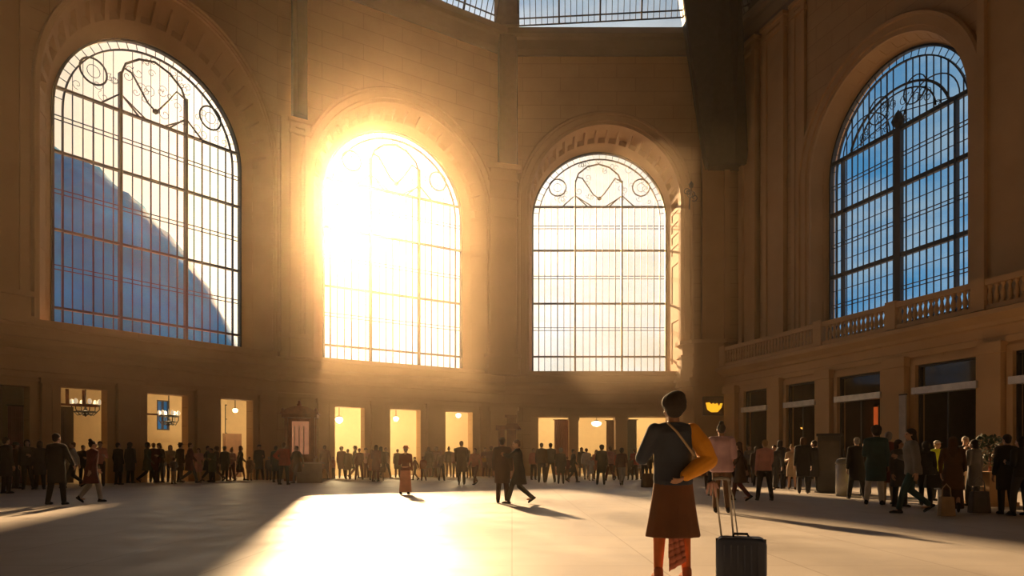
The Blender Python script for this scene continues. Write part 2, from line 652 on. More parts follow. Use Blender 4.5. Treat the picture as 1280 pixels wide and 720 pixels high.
# ---- cornices
path = [F1.w(0, 0)[:2], F2.w(0, 0)[:2], F3.w(0, 0)[:2], (11.7, 49.8)]
prof = [(0, 4.72), (0.10, 4.72), (0.10, 4.95), (0.04, 5.0), (0.04, 5.62), (0.16, 5.68), (0.20, 5.9), (0.50, 6.12), (0.55, 6.18), (0.55, 6.36), (0.30, 6.42), (0.30, 6.86), (0.36, 6.9), (0.36, 7.0), (0, 7.04)]
mb = MB(); sweep_path(mb, path, prof)
tag(mb.build('trim_9', STONE_P, fix=False), kind='structure')
# crowning cornice under the clerestory
path = [F1.w(0, 0)[:2], F2.w(0, 0)[:2], F3.w(0, 0)[:2], F4.w(0, 0)[:2], F4.w(F4.L, 0)[:2]]
prof = [(0, 29.0), (0.15, 29.0), (0.2, 29.4), (0.6, 29.8), (0.65, 30.0), (0.9, 30.1), (0.9, 30.5), (0.7, 30.6), (-1.8, 30.6)]
mb = MB(); sweep_path(mb, path, prof)
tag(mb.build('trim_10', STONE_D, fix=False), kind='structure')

# ---- piers and pilasters (all one continuous masonry with the wall, so structure)
trim_n = [10]
def struct(mb, mat=None, F=None, name=None):
    trim_n[0] += 1
    o = mb.build(name or 'trim_%d' % trim_n[0], mat or STONE_P)
    if F is not None:
        o.matrix_world = F.M
    return tag(o, kind='structure')

def pilaster(F, x0, x1, z0, z1, d=0.35, panel=True, ped=None, cap=True, mat=None):
    mb = MB()
    if panel:
        bw = min(0.35, (x1 - x0) * 0.25)
        mb.box(x0, x1, -d * 0.6, 0.05, z0, z1)
        mb.box(x0, x0 + bw, -d, 0.05, z0, z1)
        mb.box(x1 - bw, x1, -d, 0.05, z0, z1)
        mb.box(x0 + bw, x1 - bw, -d, 0.05, z0, z0 + 0.5)
        mb.box(x0 + bw, x1 - bw, -d, 0.05, z1 - 0.5, z1)
    else:
        mb.box(x0, x1, -d, 0.05, z0, z1)
    if cap:
        mb.box(x0 - 0.08, x1 + 0.08, -d - 0.08, 0.05, z1 - 0.9, z1 - 0.7)
        mb.box(x0 - 0.12, x1 + 0.12, -d - 0.14, 0.05, z1 - 0.22, z1)
    if ped:
        mb.box(x0 - 0.12, x1 + 0.12, -d - 0.18, 0.05, ped[0], ped[0] + 0.3)
        mb.box(x0 - 0.04, x1 + 0.04, -d - 0.08, 0.05, ped[0] + 0.3, ped[1] - 0.22)
        mb.box(x0 - 0.14, x1 + 0.14, -d - 0.22, 0.05, ped[1] - 0.22, ped[1])
    return struct(mb, mat, F)

PED = (7.0, 8.35)
# wall_left: far-left pier
pilaster(F1, 0.1, 3.0, 7.0, 29.0, ped=PED)
# between window_1 and window_2, on wall_back_left
pilaster(F2, 0.12, 0.62, 7.0, 20.8, d=0.30, panel=False, ped=PED, cap=False)
pilaster(F2, 0.62, 1.75, 7.0, 20.8, d=0.42, ped=PED)
# corner pier between window_2 and window_3
mb = MB()
pp = [(-1.62, 49.10), (-1.45, 48.72), (0.30, 49.22), (0.40, 49.85), (-0.56, 50.1)]
mb.prism(pp, 0, 4.7)
mb.prism(pp, 7.0, 21.2)
def grow(poly, g):
    cx = sum(p[0] for p in poly) / len(poly); cy = sum(p[1] for p in poly) / len(poly)
    r = []
    for p in poly:
        d = Vector((p[0] - cx, p[1] - cy)); l = d.length
        d = d / l * (l + g)
        r.append((cx + d.x, cy + d.y))
    return r
for z0, z1, g in ((6.9, 7.3, 0.28), (8.1, 8.35, 0.30), (7.3, 8.1, 0.14), (17.6, 17.75, 0.08), (18.9, 19.05, 0.08), (20.1, 20.3, 0.12), (20.9, 21.25, 0.30), (4.4, 4.72, 0.12)):
    mb.prism(grow(pp, g), z0, z1)
struct(mb)
# dark bronze shafts above the capitals
mb = MB()
pb = [(-0.98, 49.3), (-0.85, 48.85), (0.32, 49.15), (0.40, 49.8), (-0.5, 49.9)]
mb.prism(pb, 21.25, 34.4)
mb.prism(grow(pb, -0.25), 21.25, 34.4, [(x + 0.05, y - 0.25) for x, y in grow(pb, -0.25)])
struct(mb, BRONZE)
mb = MB()
mb.box(0.78, 1.62, -0.40, 0.05, 20.8, 29.0); mb.box(0.98, 1.42, -0.5, 0.05, 21.1, 29.0)
struct(mb, BRONZE, F2)
# between window_3 and window_4
for a, b, d in ((13.62, 15.5, 0.45),):
    pilaster(F3, a, b, 7.0, 29.0, d=d, ped=PED)
for pa, pb_, d in ((930, 950, 0.42), (958, 984, 0.30), (992, 1008, 0.18)):
    pilaster(F4, F4.s_of(pa), F4.s_of(pb_), 7.0, 29.0, d=d, ped=PED)
pilaster(F4, 18.6, 21.2, 7.0, 29.0, d=0.5, ped=PED)
pilaster(F4, 21.6, 24.6, 7.0, 29.0, d=0.3, ped=PED)
# great dark rib rising from the right corner towards the roof
mb = MB()
lo = [(13.2, 49.5), (13.3, 48.8), (15.0, 48.3), (15.9, 48.4), (15.7, 49.6)]
hi = [(10.9, 48.6), (10.6, 46.6), (13.4, 44.9), (14.5, 45.9), (14.4, 48.6)]
mb.prism(lo, 21.0, 34.4, hi)
struct(mb, BRONZE)
# polygonal pier under it, down to the floor
mb = MB()
qp = [(11.45, 49.8), (11.55, 48.75), (12.15, 48.1), (14.12, 47.93), (15.0, 48.6), (15.0, 49.9)]
mb.prism(qp, 0, 6.0)
for z0, z1, g in ((0, 0.5, 0.1), (4.4, 4.7, 0.10), (5.7, 6.0, 0.1), (6.0, 6.35, 0.32), (6.35, 6.6, 0.42), (6.6, 7.2, 0.15), (7.2, 8.05, 0.05), (8.05, 8.2, 0.12), (8.2, 8.9, 0.0), (8.9, 9.15, 0.2)):
    mb.prism(grow(qp, g), z0, z1)
struct(mb)

# ground-storey pilasters and door surrounds on the left walls
def door_trim(F, ds, extra=(), z_top=4.72):
    ds = sorted(ds)
    mb = MB()
    for a, b, t in ds:
        fw = 0.34
        mb.box(a - fw, a, -0.10, 0.03, 0, t + fw)
        mb.box(b, b + fw, -0.10, 0.03, 0, t + fw)
        mb.box(a, b, -0.10, 0.03, t, t + fw)
        mb.box(a - fw - 0.06, b + fw + 0.06, -0.18, 0.03, t + fw - 0.08, t + fw + 0.02)
    for (a0, b0, _), (a1, b1, _) in zip(ds[:-1], ds[1:]):
        g0, g1 = b0 + 0.42, a1 - 0.42
        m_ = (g0 + g1) / 2
        hw = min(0.55, (g1 - g0) / 2)
        if hw > 0.15:
            mb.box(m_ - hw, m_ + hw, -0.26, 0.03, 0, z_top)
            mb.box(m_ - hw - 0.06, m_ + hw + 0.06, -0.33, 0.03, 0, 0.45)
            mb.box(m_ - hw - 0.06, m_ + hw + 0.06, -0.33, 0.03, z_top - 0.25, z_top)
    for a, b in extra:
        mb.box(a, b, -0.26, 0.03, 0, z_top)
        mb.box(a - 0.06, b + 0.06, -0.33, 0.03, 0, 0.45)
        mb.box(a - 0.06, b + 0.06, -0.33, 0.03, z_top - 0.25, z_top)
    return struct(mb, None, F)
door_trim(F1, doors[1], [(F1.s_of(322), F1.s_of(342))])
door_trim(F2, doors[2], [(F2.s_of(396), F2.s_of(408)), (F2.s_of(600), F2.s_of(616))])
# wall_back: square columns between the doors
mb = MB()
ds = doors[3]
for a, b in ((ds[0][1], ds[1][0]), (ds[1][1], ds[2][0])):
    mb.box(a + 0.02, b - 0.02, -0.22, 0.6, 0, 4.3)
    mb.box(a - 0.05, b + 0.05, -0.3, 0.6, 0, 0.35)
    mb.box(a - 0.05, b + 0.05, -0.3, 0.6, 3.85, 4.05)
mb.box(ds[0][0] - 0.55, ds[2][1] + 0.2, -0.28, 0.02, 4.1, 4.42)
mb.box(ds[0][0] - 0.5, ds[0][0] - 0.1, -0.2, 0.02, 0, 4.1)
struct(mb, None, F3)

# ---- windows
FRAME_M = plain('window_iron', (0.022, 0.021, 0.02), 0.5, 0.2)
def spiral(cx, z, r, turns, start, hand, y):
    pts = []
    for i in range(13):
        t = i / 12
        a = start + hand * turns * 2 * math.pi * t
        rr = r * (1 - 0.8 * t)
        pts.append((cx + rr * math.cos(a), y, z + rr * math.sin(a)))
    return pts

def big_window(idx, F, cx, w, zb, k, D, heavy=False):
    root = F.empty('window_%d' % idx)
    tag(root, kind='structure')
    sp = spring_of(k)
    y = D
    T = TZ(k, 17.4)
    inn = 0.46
    # frame: outer and inner arches
    def ring(off, wid, dep):
        mb = MB()
        a = outline(cx, w, zb, sp, w, -off, n=40)
        b = outline(cx, w, zb, sp, w, -off - wid, n=40)
        f0 = [(p[0], y - dep, p[1]) for p in a]; f1 = [(p[0], y - dep, p[1]) for p in b]
        g0 = [(p[0], y + dep, p[1]) for p in a]; g1 = [(p[0], y + dep, p[1]) for p in b]
        mb.strip(f0, f1); mb.strip(f1, g1); mb.strip(g1, g0); mb.strip(g0, f0)
        return mb
    mb = ring(0, 0.11, 0.12)
    mb.box(cx - w, cx + w, y - 0.12, y + 0.12, zb, zb + 0.16)
    mb.build('frame', FRAME_M, root)
    ring(inn, 0.07, 0.06).build('inner_arch', FRAME_M, root)
    def half(z, off=0.0):
        if z <= sp: return w - off
        return math.sqrt(max(0.0, (w - off) ** 2 - (z - sp) ** 2))
    def top(x, off=0.0):
        return sp + math.sqrt(max(0.0, (w - off) ** 2 - x * x))
    mull = [(-0.36, 0.065), (0.335, 0.065)] if not heavy else [(0.03, 0.20), (-0.79, 0.05), (0.74, 0.055)]
    xs_m = []
    for f, hw in mull:
        x = f * w
        xs_m.append(x)
        ztop = T if heavy else min(top(x), T + 1.9)
        MB().box(cx + x - hw, cx + x + hw, y - 0.13, y + 0.13, zb, ztop).build('mullion', FRAME_M, root)
    for h in (17.4, 14.4, 10.75, 7.1):
        z = TZ(k, h)
        if z < zb + 0.4: continue
        hw = half(z)
        t = 0.11 if heavy else 0.055
        MB().box(cx - hw, cx + hw, y - 0.1, y + 0.1, z - t, z + t).build('transom', FRAME_M, root)
    # thin glazing bars
    mb = MB()
    for h in (16.0, 12.55, 9.0):
        z = TZ(k, h)
        for dz in (-0.10, 0.10):
            mb.box(cx - w, cx + w, y - 0.025, y + 0.025, z + dz - 0.02, z + dz + 0.02)
    if heavy:
        for h in (15.2, 13.4, 11.6, 9.9, 8.2):
            z = TZ(k, h)
            mb.box(cx - w, cx + w, y - 0.02, y + 0.02, z - 0.018, z + 0.018)
    nb = 19 if not heavy else 21
    for i in range(1, nb):
        x = -w + inn + (2 * w - 2 * inn) * i / nb
        if min(abs(x - xm) for xm in xs_m) < 0.22: continue
        zt = T if not heavy else top(x, inn)
        bw = 0.022 if i % 3 else 0.034
        mb.box(cx + x - bw, cx + x + bw, y - 0.025, y + 0.025, zb, zt)
        if not heavy:
            mb.box(cx + x - 0.012, cx + x + 0.012, y - 0.012, y + 0.012, T, top(x, inn))
    # spokes between the two arches
    for i in range(1, 30):
        a = math.pi * i / 30
        mb.tube([(cx + (w - inn) * math.cos(a), y, sp + (w - inn) * math.sin(a)), (cx + (w - 0.08) * math.cos(a), y, sp + (w - 0.08) * math.sin(a))], 0.022, 4)
    for i in range(1, 7):
        z = zb + (sp - zb) * i / 7
        for s_ in (-1, 1):
            mb.box(cx + s_ * w - 0.23 - 0.23, cx + s_ * w + 0.0 + 0.23, y - 0.02, y + 0.02, z - 0.02, z + 0.02) if False else None
    mb.build('glazing_bars', FRAME_M, root)
    # tracery in the head of the arch
    tr = MB()
    def arc(x0, z0, r, a0, a1, n=16, sx=1.0):
        return [(cx + x0 + r * sx * math.cos(a0 + (a1 - a0) * i / n), y - 0.03, z0 + r * math.sin(a0 + (a1 - a0) * i / n)) for i in range(n + 1)]
    if not heavy:
        xl, xr = xs_m
        for s_ in (-1, 1):
            tr.tube(arc(s_ * 0.62 * w, T + 1.42, 0.62, 0, 2 * math.pi, 24)[:-1], 0.05, 5, closed=True)
            for r_ in (0.3,):
                tr.tube(arc(s_ * 0.62 * w, T + 1.42, r_, 0, 2 * math.pi, 14)[:-1], 0.018, 4, closed=True)
        # great rounded crown between the mullions
        crown = [(xl, T + 1.75), (xl + 0.25, T + 2.45), (xl + 0.9, T + 2.95), (-0.05, T + 3.15), (xr - 0.9, T + 2.9), (xr - 0.25, T + 2.35), (xr, T + 1.7)]
        tr.tube([(cx + a, y - 0.03, b) for a, b in crown], 0.06, 5)
        heart = [(xl + 0.15, T + 2.2), (xl + 0.55, T + 2.1), (xl + 0.95, T + 1.5), (xl + 1.35, T + 0.9), (0, T + 0.62), (xr - 1.35, T + 0.9), (xr - 0.9, T + 1.5), (xr - 0.5, T + 2.1), (xr - 0.1, T + 1.9)]
        tr.tube([(cx + a, y - 0.03, b) for a, b in heart], 0.05, 5)
        for xm in (xl, xr):
            tr.tube([(cx + xm - 0.95, y - 0.03, T), (cx + xm, y - 0.03, T + 0.85), (cx + xm + 0.95, y - 0.03, T)], 0.05, 5)
            tr.tube([(cx + xm + 0.05, y - 0.03, T + 0.8), (cx + xm * 0.3, y - 0.03, T + 0.05)], 0.04, 5)
        tr.lathe([(0.0, -0.16), (0.16, -0.05), (0.16, 0.05), (0.0, 0.16)], (cx, y - 0.03, T + 0.62), 8)
        rnd = random.Random(idx)
        for i in range(46):
            a = math.pi * (0.04 + 0.92 * rnd.random())
            rr = (w - inn) * (0.25 + 0.72 * math.sqrt(rnd.random()))
            x = rr * math.cos(a); z = sp + rr * math.sin(a)
            if z < T + 0.25: continue
            tr.tube(spiral(cx + x, z, 0.16 + 0.16 * rnd.random(), 1.1, rnd.random() * 6.28, rnd.choice((-1, 1)), y), 0.016, 3)
    else:
        tr.tube(arc(0, T - 0.7, w * 0.60, R(18), R(162), 24, 1.15), 0.07, 5)
        tr.tube(arc(0, T + 0.2, w * 0.36, R(0), R(180), 18, 1.4), 0.045, 5)
        for s_ in (-1, 1):
            tr.tube(arc(s_ * 2.1, T + 0.05, 1.7, 0, math.pi, 16), 0.035, 5)
            tr.tube(arc(s_ * 1.2, T + 1.6, 0.7, 0, 2 * math.pi, 18)[:-1], 0.035, 4, closed=True)
            tr.tube([(cx + s_ * 0.2, y, T + 0.9), (cx + s_ * 3.6, y, T + 0.1)], 0.03, 4)
        tr.lathe([(0.0, -0.4), (0.28, -0.1), (0.34, 0.1), (0.15, 0.5), (0.0, 0.7)], (cx + xs_m[0], y - 0.03, T + 0.35), 8)
        rnd = random.Random(idx)
        for i in range(50):
            a = math.pi * (0.05 + 0.9 * rnd.random())
            rr = (w - inn) * (0.25 + 0.45 * math.sqrt(rnd.random()))
            x = rr * math.cos(a); z = sp + rr * math.sin(a) * 0.9
            if z < T + 0.2: continue
            tr.tube(spiral(cx + x, z, 0.2 + 0.15 * rnd.random(), 1.1, rnd.random() * 6.28, rnd.choice((-1, 1)), y), 0.022, 3)
    tr.build('tracery', FRAME_M, root)
    # glass
    mb = MB()
    fill_loops(mb, [outline(cx, w - 0.05, zb + 0.05, sp, w - 0.05, n=40)], y + 0.02)
    mb.build('window_glass', GLASS, root, fix=False)
    return root

for i, (F, cx, w_, zb, k, D, side, top_, av) in enumerate(WIN):
    big_window(i + 1, F, cx, w_, zb, k, D, heavy=(i == 3))

# ---- clerestory: raking glass above the crowning cornice
def clerestory(idx, a, b, nb, zlo=30.6, zhi=34.4, lean=1.6):
    Fc = Frame(a, b)
    root = Fc.empty('window_%d' % idx)
    tag(root, kind='structure')
    P = lambda x, t, o=0.0: Vector((x, -lean * t + o, zlo + (zhi - zlo) * t))
    L_ = Fc.L
    mb = MB()
    mb.strip([P(0, 0), P(0, 1)], [P(L_, 0), P(L_, 1)])
    mb.build('window_glass', GLASS, root, fix=False)
    mb = MB()
    for i in range(nb + 1):
        x = L_ * i / nb
        r = 0.08 if i % 7 == 0 else 0.03
        mb.tube([P(x, 0, -0.03), P(x, 1, -0.03)], r, 4)
    for t in (0.0, 0.10, 0.4, 0.7, 1.0):
        mb.tube([P(0, t, -0.03), P(L_, t, -0.03)], 0.05 if t < 0.2 else 0.03, 4)
    mb.build('glazing_bars', FRAME_M, root)
    return Fc
cA = F2.w(0.3, -0.75); cB = Vector((-1.15, 48.62, 0))
clerestory(5, (cA.x, cA.y), (cB.x, cB.y), 34)
clerestory(6, (0.45, 48.95), (12.2, 47.95), 30)
clerestory(7, (14.2, 48.75), (16.1, 46.9), 8)
# solid fascias closing what is left around the roof
mb = MB()
a0, a1 = F1.w(-0.5, -0.4), F1.w(F1.L + 0.1, -0.4)
mb.add([(a0.x, a0.y, 30.5), (a1.x, a1.y, 30.5), (a1.x, a1.y, 34.6), (a0.x, a0.y, 34.6)], [(0, 1, 2, 3)])
a0, a1 = F4.w(1.5, -0.8), F4.w(F4.L + 0.5, -0.8)
mb.add([(a0.x, a0.y, 30.5), (a1.x, a1.y, 30.5), (a1.x, a1.y, 34.6), (a0.x, a0.y, 34.6)], [(0, 1, 2, 3)])
mb.box(-1.2, 0.5, 48.6, 49.4, 30.5, 34.5)
struct(mb, ROOF)

# ---- corridor behind the left and back walls
def corridor(F, T, ds, wins, zc=5.3, dep=5.5, ext=1.7, back_mat=CREAM):
    mb = MB()
    xs = [-ext]
    for a, b, z0, z1 in sorted(wins):
        mb.box(xs[-1], a, T + dep, T + dep + 0.3, 0, zc)
        mb.box(a, b, T + dep, T + dep + 0.3, 0, z0)
        mb.box(a, b, T + dep, T + dep + 0.3, z1, zc)
        xs.append(b)
    mb.box(xs[-1], F.L + ext, T + dep, T + dep + 0.3, 0, zc)
    o = mb.build('wall_corridor', back_mat, fix=False); o.matrix_world = F.M
    tag(o, kind='structure')
    mb = MB()
    mb.box(-ext, F.L + ext, 0.5, T + dep + 0.4, zc, zc + 0.3)
    o = mb.build('ceiling_corridor', back_mat); o.matrix_world = F.M
    tag(o, kind='structure')
    for a, b, z0, z1 in wins:
        trim_n[0] += 1
        root = F.empty('window_%d' % (trim_n[0])); tag(root, kind='structure')
        g = MB(); g.add([(a, T + dep + 0.15, z0), (b, T + dep + 0.15, z0), (b, T + dep + 0.15, z1), (a, T + dep + 0.15, z1)], [(0, 1, 2, 3)])
        g.build('window_glass', GLASS, root)
        f = MB(); e = 0.07; yy = T + dep
        f.box(a, a + e, yy, yy + .2, z0, z1); f.box(b - e, b, yy, yy + .2, z0, z1); f.box(a, b, yy, yy + .2, z0, z0 + e); f.box(a, b, yy, yy + .2, z1 - e, z1)
        f.box((a + b) / 2 - .03, (a + b) / 2 + .03, yy, yy + .2, z0, z1); f.box(a, b, yy, yy + .2, (z0 + z1) / 2 - .03, (z0 + z1) / 2 + .03)
        f.build('frame', FRAME_M, root)

def win_at(F, T, pa, pb, z0, z1, dep=5.5):
    return (F.s_of(pa, T + dep), F.s_of(pb, T + dep), z0, z1)
corridor(F1, 1.8, doors[1], [win_at(F1, 1.8, 196, 212, 2.9, 4.7), win_at(F1, 1.8, 281, 294, 2.8, 4.7)])
corridor(F2, 1.8, doors[2], [])
corridor(F3, 3.5, doors[3], [])
# partition ends of the corridor
mb = MB()
p0 = F1.w(-0.6, 1.8); p1 = F1.w(-0.6, 7.5)
mb.tube([(p0.x, p0.y, 2.6), (p1.x, p1.y, 2.6)], 3.7, 4)
p0 = F3.w(14.0, 1.8)
struct(MB().box(14.3, 14.6, 0.5, 9.3, 0, 5.3), CREAM, F3, 'wall_corridor_partition')
struct(MB().box(-0.6, -0.3, 0.5, 7.6, 0, 5.3), CREAM, F1, 'wall_corridor_partition')
q_ = doors[1][1][0] - 0.25
struct(MB().box(q_ - 0.2, q_, 0.5, 7.4, 0, 5.3), CREAM, F1, 'wall_corridor_partition')  # partition added to keep lamplight out of the left-edge doorway

# ---- shop front below the balcony
shop_px = [(931, 960), (984, 1020), (1048, 1102), (1146, 1222), (1268, 1345)]
shop = [(FS.s_of(a), FS.s_of(b), 5.45) for a, b in shop_px]
wall('wall_shopfront', FS, 0.45, shop, [], [], z0=0, z1=6.4, ext=(0, 0.5))
mb = MB()
for i, (a, b, t) in enumerate(shop):
    fw = 0.26
    mb.box(a - fw, a, -0.10, 0.03, 0, t + fw); mb.box(b, b + fw, -0.10, 0.03, 0, t + fw); mb.box(a, b, -0.10, 0.03, t, t + fw)
gaps = [(0.15, shop[0][0] - 0.35)] + [(shop[i][1] + 0.35, shop[i + 1][0] - 0.35) for i in range(4)]
for a, b in gaps:
    if b - a < 0.3: continue
    m_ = (a + b) / 2; hw = min(0.6, (b - a) / 2)
    mb.box(m_ - hw, m_ + hw, -0.30, 0.03, 0, 5.9)
    mb.box(m_ - hw - .07, m_ + hw + .07, -0.38, 0.03, 0, 0.6)
    mb.box(m_ - hw - .07, m_ + hw + .07, -0.38, 0.03, 5.45, 5.9)
struct(mb, None, FS)
# shop interiors
back = MB(); back.box(-0.5, FS.L + 1, 6.5, 6.8, 0, 6.4)
for x in (shop[0][0] - 1.2, (shop[1][1] + shop[2][0]) / 2, (shop[2][1] + shop[3][0]) / 2, (shop[3][1] + shop[4][0]) / 2, FS.L + 0.8):
    back.box(x - 0.1, x + 0.1, 0.45, 6.6, 0, 6.3)
struct(back, DARKIN, FS, 'wall_shop')
# balcony slab and its cornice
mb = MB()
mb.box(-1.0, FS.L + 1, 0.0, 7.0, 6.35, 6.62)
struct(mb, None, FS, 'floor_balcony')
mb = MB()
a0 = FS.w(-0.2, 0); a1 = FS.w(FS.L + 0.3, 0)
sweep_path(mb, [(a0.x, a0.y), (a1.x, a1.y)], [(0, 5.85), (0.08, 5.85), (0.1, 6.1), (0.05, 6.15), (0.05, 6.55), (0.2, 6.6), (0.25, 6.75), (0.55, 6.95), (0.6, 7.0), (0.6, 7.18), (0.35, 7.25), (-0.2, 7.3), (-1.5, 7.3)])
tag(mb.build('trim_40', STONE_P, fix=False), kind='structure')
# shop windows: fascia, transom, frame, glass
for i, (a, b, t) in enumerate(shop):
    trim_n[0] += 1
    root = FS.empty('window_%d' % trim_n[0]); tag(root, kind='structure')
    f = MB(); e = 0.08
    f.box(a, a + e, 0.1, 0.3, 0, t); f.box(b - e, b, 0.1, 0.3, 0, t); f.box(a, b, 0.1, 0.3, t - e, t)
    if i in (1, 2, 3): f.box((a + b) / 2 - 0.04, (a + b) / 2 + 0.04, 0.12, 0.28, 0, 4.1)
    f.build('frame', IRON, root)
    MB().box(a - 0.1, b + 0.1, -0.22, 0.3, 4.12, 4.42).build('transom', METALW, root)
    g = MB(); g.add([(a, 0.2, 4.4), (b, 0.2, 4.4), (b, 0.2, t), (a, 0.2, t)], [(0, 1, 2, 3)])
    g.build('window_glass', GLASS_T, root)

# ---- balustrade
bl = FS.empty('balustrade')
tag(bl, 'stone balustrade with turned balusters along the balcony under the blue window', 'balustrade')
MB().box(0.15, FS.L, -0.28, 0.02, 8.28, 8.52).build('rail', STONE_P, bl)
MB().box(0.15, FS.L, -0.26, 0.0, 7.28, 7.46).build('base_rail', STONE_P, bl)
posts = [0.25, FS.s_of(1027), FS.s_of(1119), FS.s_of(1229), FS.L - 0.2]
for x in posts:
    MB().box(x - 0.3, x + 0.3, -0.33, 0.07, 7.28, 8.62).build('post', STONE_P, bl)
bal = MB().lathe([(0.10, 7.44), (0.10, 7.52), (0.06, 7.56), (0.105, 7.72), (0.11, 7.82), (0.06, 8.05), (0.055, 8.12), (0.095, 8.18), (0.095, 8.30)], n=8).mesh('baluster', STONE_P, True)
x = 0.7
while x < FS.L - 0.5:
    if min(abs(x - q) for q in posts) > 0.38:
        o = bpy.data.objects.new('baluster', bal); COL.objects.link(o); o.parent = bl; o.location = (x, -0.13, 0)
    x += 0.285
# ================================================================== FITTINGS
def point_lamp(o, name, loc, power, col=(1.0, 0.72, 0.36), r=0.12):
    ld = bpy.data.lights.new(name, 'POINT'); ld.energy = power; ld.color = col; ld.shadow_soft_size = r
    l = bpy.data.objects.new(name, ld); COL.objects.link(l); l.parent = o; l.location = loc
    return l
GLOW = plain('lamp_glass_lit', (0.9, 0.8, 0.6), 0.4, emit=(1.0, 0.78, 0.42), estr=4.0)
GLOWC = plain('lamp_glass_pale', (0.9, 0.85, 0.75), 0.4, emit=(1.0, 0.86, 0.62), estr=0.35)

def chandelier(F, px, y, z, label, power, r=0.62):
    x = F.s_of(px, y)
    p = F.w(x, y)
    root = empty('chandelier', (p.x, p.y, z))
    tag(root, label, 'chandelier')
    top = (5.28 - z)
    MB().tube([(0, 0, 0.1), (0, 0, top)], 0.03, 6).build('stem', IRON, root)
    ring = MB().tube([(r * math.cos(a), r * math.sin(a), 0.12) for a in [i * math.pi / 10 for i in range(20)]], 0.045, 6, closed=True)
    ring.tube([(r * .8 * math.cos(a), r * .8 * math.sin(a), -0.2) for a in [i * math.pi / 8 for i in range(16)]], 0.03, 5, closed=True)
    ring.lathe([(0.02, -0.45), (0.10, -0.35), (0.14, -0.2), (0.05, 0.0), (0.08, 0.2)], n=10)
    ring.build('ring', IRON, root)
    for i in range(6):
        a = i * math.pi / 3 + 0.3
        c, s = math.cos(a), math.sin(a)
        am = MB().tube([(0.05 * c, 0.05 * s, -0.25), (0.35 * c, 0.35 * s, -0.38), (r * c, r * s, -0.1), (r * c, r * s, 0.16)], 0.028, 5).build('arm', IRON, root)
        MB().lathe([(0.02, 0.16), (0.08, 0.2), (0.10, 0.3), (0.07, 0.4), (0.02, 0.44)], (r * c, r * s, 0), 10).build('lamp_globe', GLOWC, am, True)
    point_lamp(root, 'chandelier_light', (0, 0, 0.35), power)
    return root

def globe_pendant(F, px, y, z, label, power, r=0.3, sx=1.0, mat=None):
    x = F.s_of(px, y)
    p = F.w(x, y)
    root = empty('pendant_lamp', (p.x, p.y, z))
    tag(root, label, 'lamp')
    MB().tube([(0, 0, r * 0.8), (0, 0, 5.28 - z)], 0.025, 6).build('stem', IRON, root)
    MB().lathe([(0.05, r * .95), (0.16, r * .9), (0.18, r * .75), (0.05, r * .7)], n=12).build('canopy', BRONZE, root, True)
    MB().lathe([(0.02, -r * .8), (r * .5 * sx, -r * .7), (r * .9 * sx, -r * .3), (r * sx, 0.05), (r * .8 * sx, r * .5), (0.1, r * .75)], n=18).build('lamp_globe', mat or GLOW, root, True)
    point_lamp(root, 'pendant_light', (0, 0, -r - 0.15), power)
    return root

chandelier(F1, 107, 3.6, 3.75, 'dark iron chandelier with small globes seen through the leftmost tall doorway', 45)
chandelier(F1, 211, 4.2, 3.45, 'dark iron chandelier hanging in the second doorway from the left, beside a small window', 110, 0.5)
globe_pendant(F1, 294, 4.0, 4.1, 'small glass globe lamp in the third doorway from the left', 170, 0.16)
globe_pendant(F2, 424, 4.0, 3.75, 'glass globe lamp in the doorway just right of the wooden ticket kiosk', 520, 0.26)
globe_pendant(F2, 495, 4.0, 3.95, 'small glass globe lamp in the middle doorway under the sunlit window', 480, 0.2)
globe_pendant(F2, 573, 4.0, 4.35, 'glass globe lamp high in the doorway left of the corner pier', 380, 0.2)
globe_pendant(F3, 690, 5.6, 4.55, 'glass globe lamp high inside the doorway with the red curtain', 320, 0.2)
globe_pendant(F3, 745.5, 4.6, 3.85, 'wide flattened glass bowl lamp in the middle doorway of the back wall', 150, 0.26, 1.5)
globe_pendant(F3, 812, 5.6, 4.55, 'glass globe lamp inside the yellow doorway behind the woman with the suitcase', 380, 0.2)

# door leaves, curtains and screens seen in the doorways
CURT = plain('dull_red_curtain', (0.30, 0.10, 0.07), 0.9)
def curtain(F, pa, pb, y, z1, mat, name, label, cat):
    a, b = F.s_of(pa, y), F.s_of(pb, y)
    n = 40
    fr, bk = [], []
    for i in range(n + 1):
        x = a + (b - a) * i / n
        fr.append((x, y + 0.06 * math.sin(i * 1.3)))
    poly = fr + [(p[0], p[1] + 0.03) for p in fr[::-1]]
    mb = MB()
    lo0 = [(p[0], p[1], 0.03) for p in fr]; hi0 = [(p[0], p[1], z1) for p in fr]
    lo1 = [(p[0], p[1] + .03, 0.03) for p in fr]; hi1 = [(p[0], p[1] + .03, z1) for p in fr]
    mb.strip(lo0, hi0); mb.strip(hi0, hi1); mb.strip(hi1, lo1); mb.strip(lo1, lo0)
    root = F.empty(name)
    tag(root, label, cat)
    mb.build('cloth', mat, root, True)
    MB().tube([(a - 0.1, y + .015, z1), (b + 0.1, y + .015, z1)], 0.03, 6).build('rod', BRONZE, root)
curtain(F3, 693, 711, 1.2, 3.95, CURT, 'curtain', 'dull red curtain hanging in the right half of the back wall\'s left doorway', 'curtain')
curtain(F3, 784, 796, 1.2, 3.95, plain('slate_curtain', (0.07, 0.075, 0.085), 0.9), 'curtain', 'dark slate curtain on the left side of the doorway behind the woman with the suitcase', 'curtain')
curtain(F3, 758, 769, 2.2, 3.95, plain('brown_curtain', (0.22, 0.12, 0.07), 0.9), 'curtain', 'brown curtain on the right side of the doorway with the flattened bowl lamp', 'curtain')
curtain(F1, 10, 30, 2.4, 3.6, plain('dusky_pink_cloth', (0.36, 0.16, 0.16), 0.9), 'curtain', 'dusky pink curtain in the dark doorway at the left edge', 'curtain')

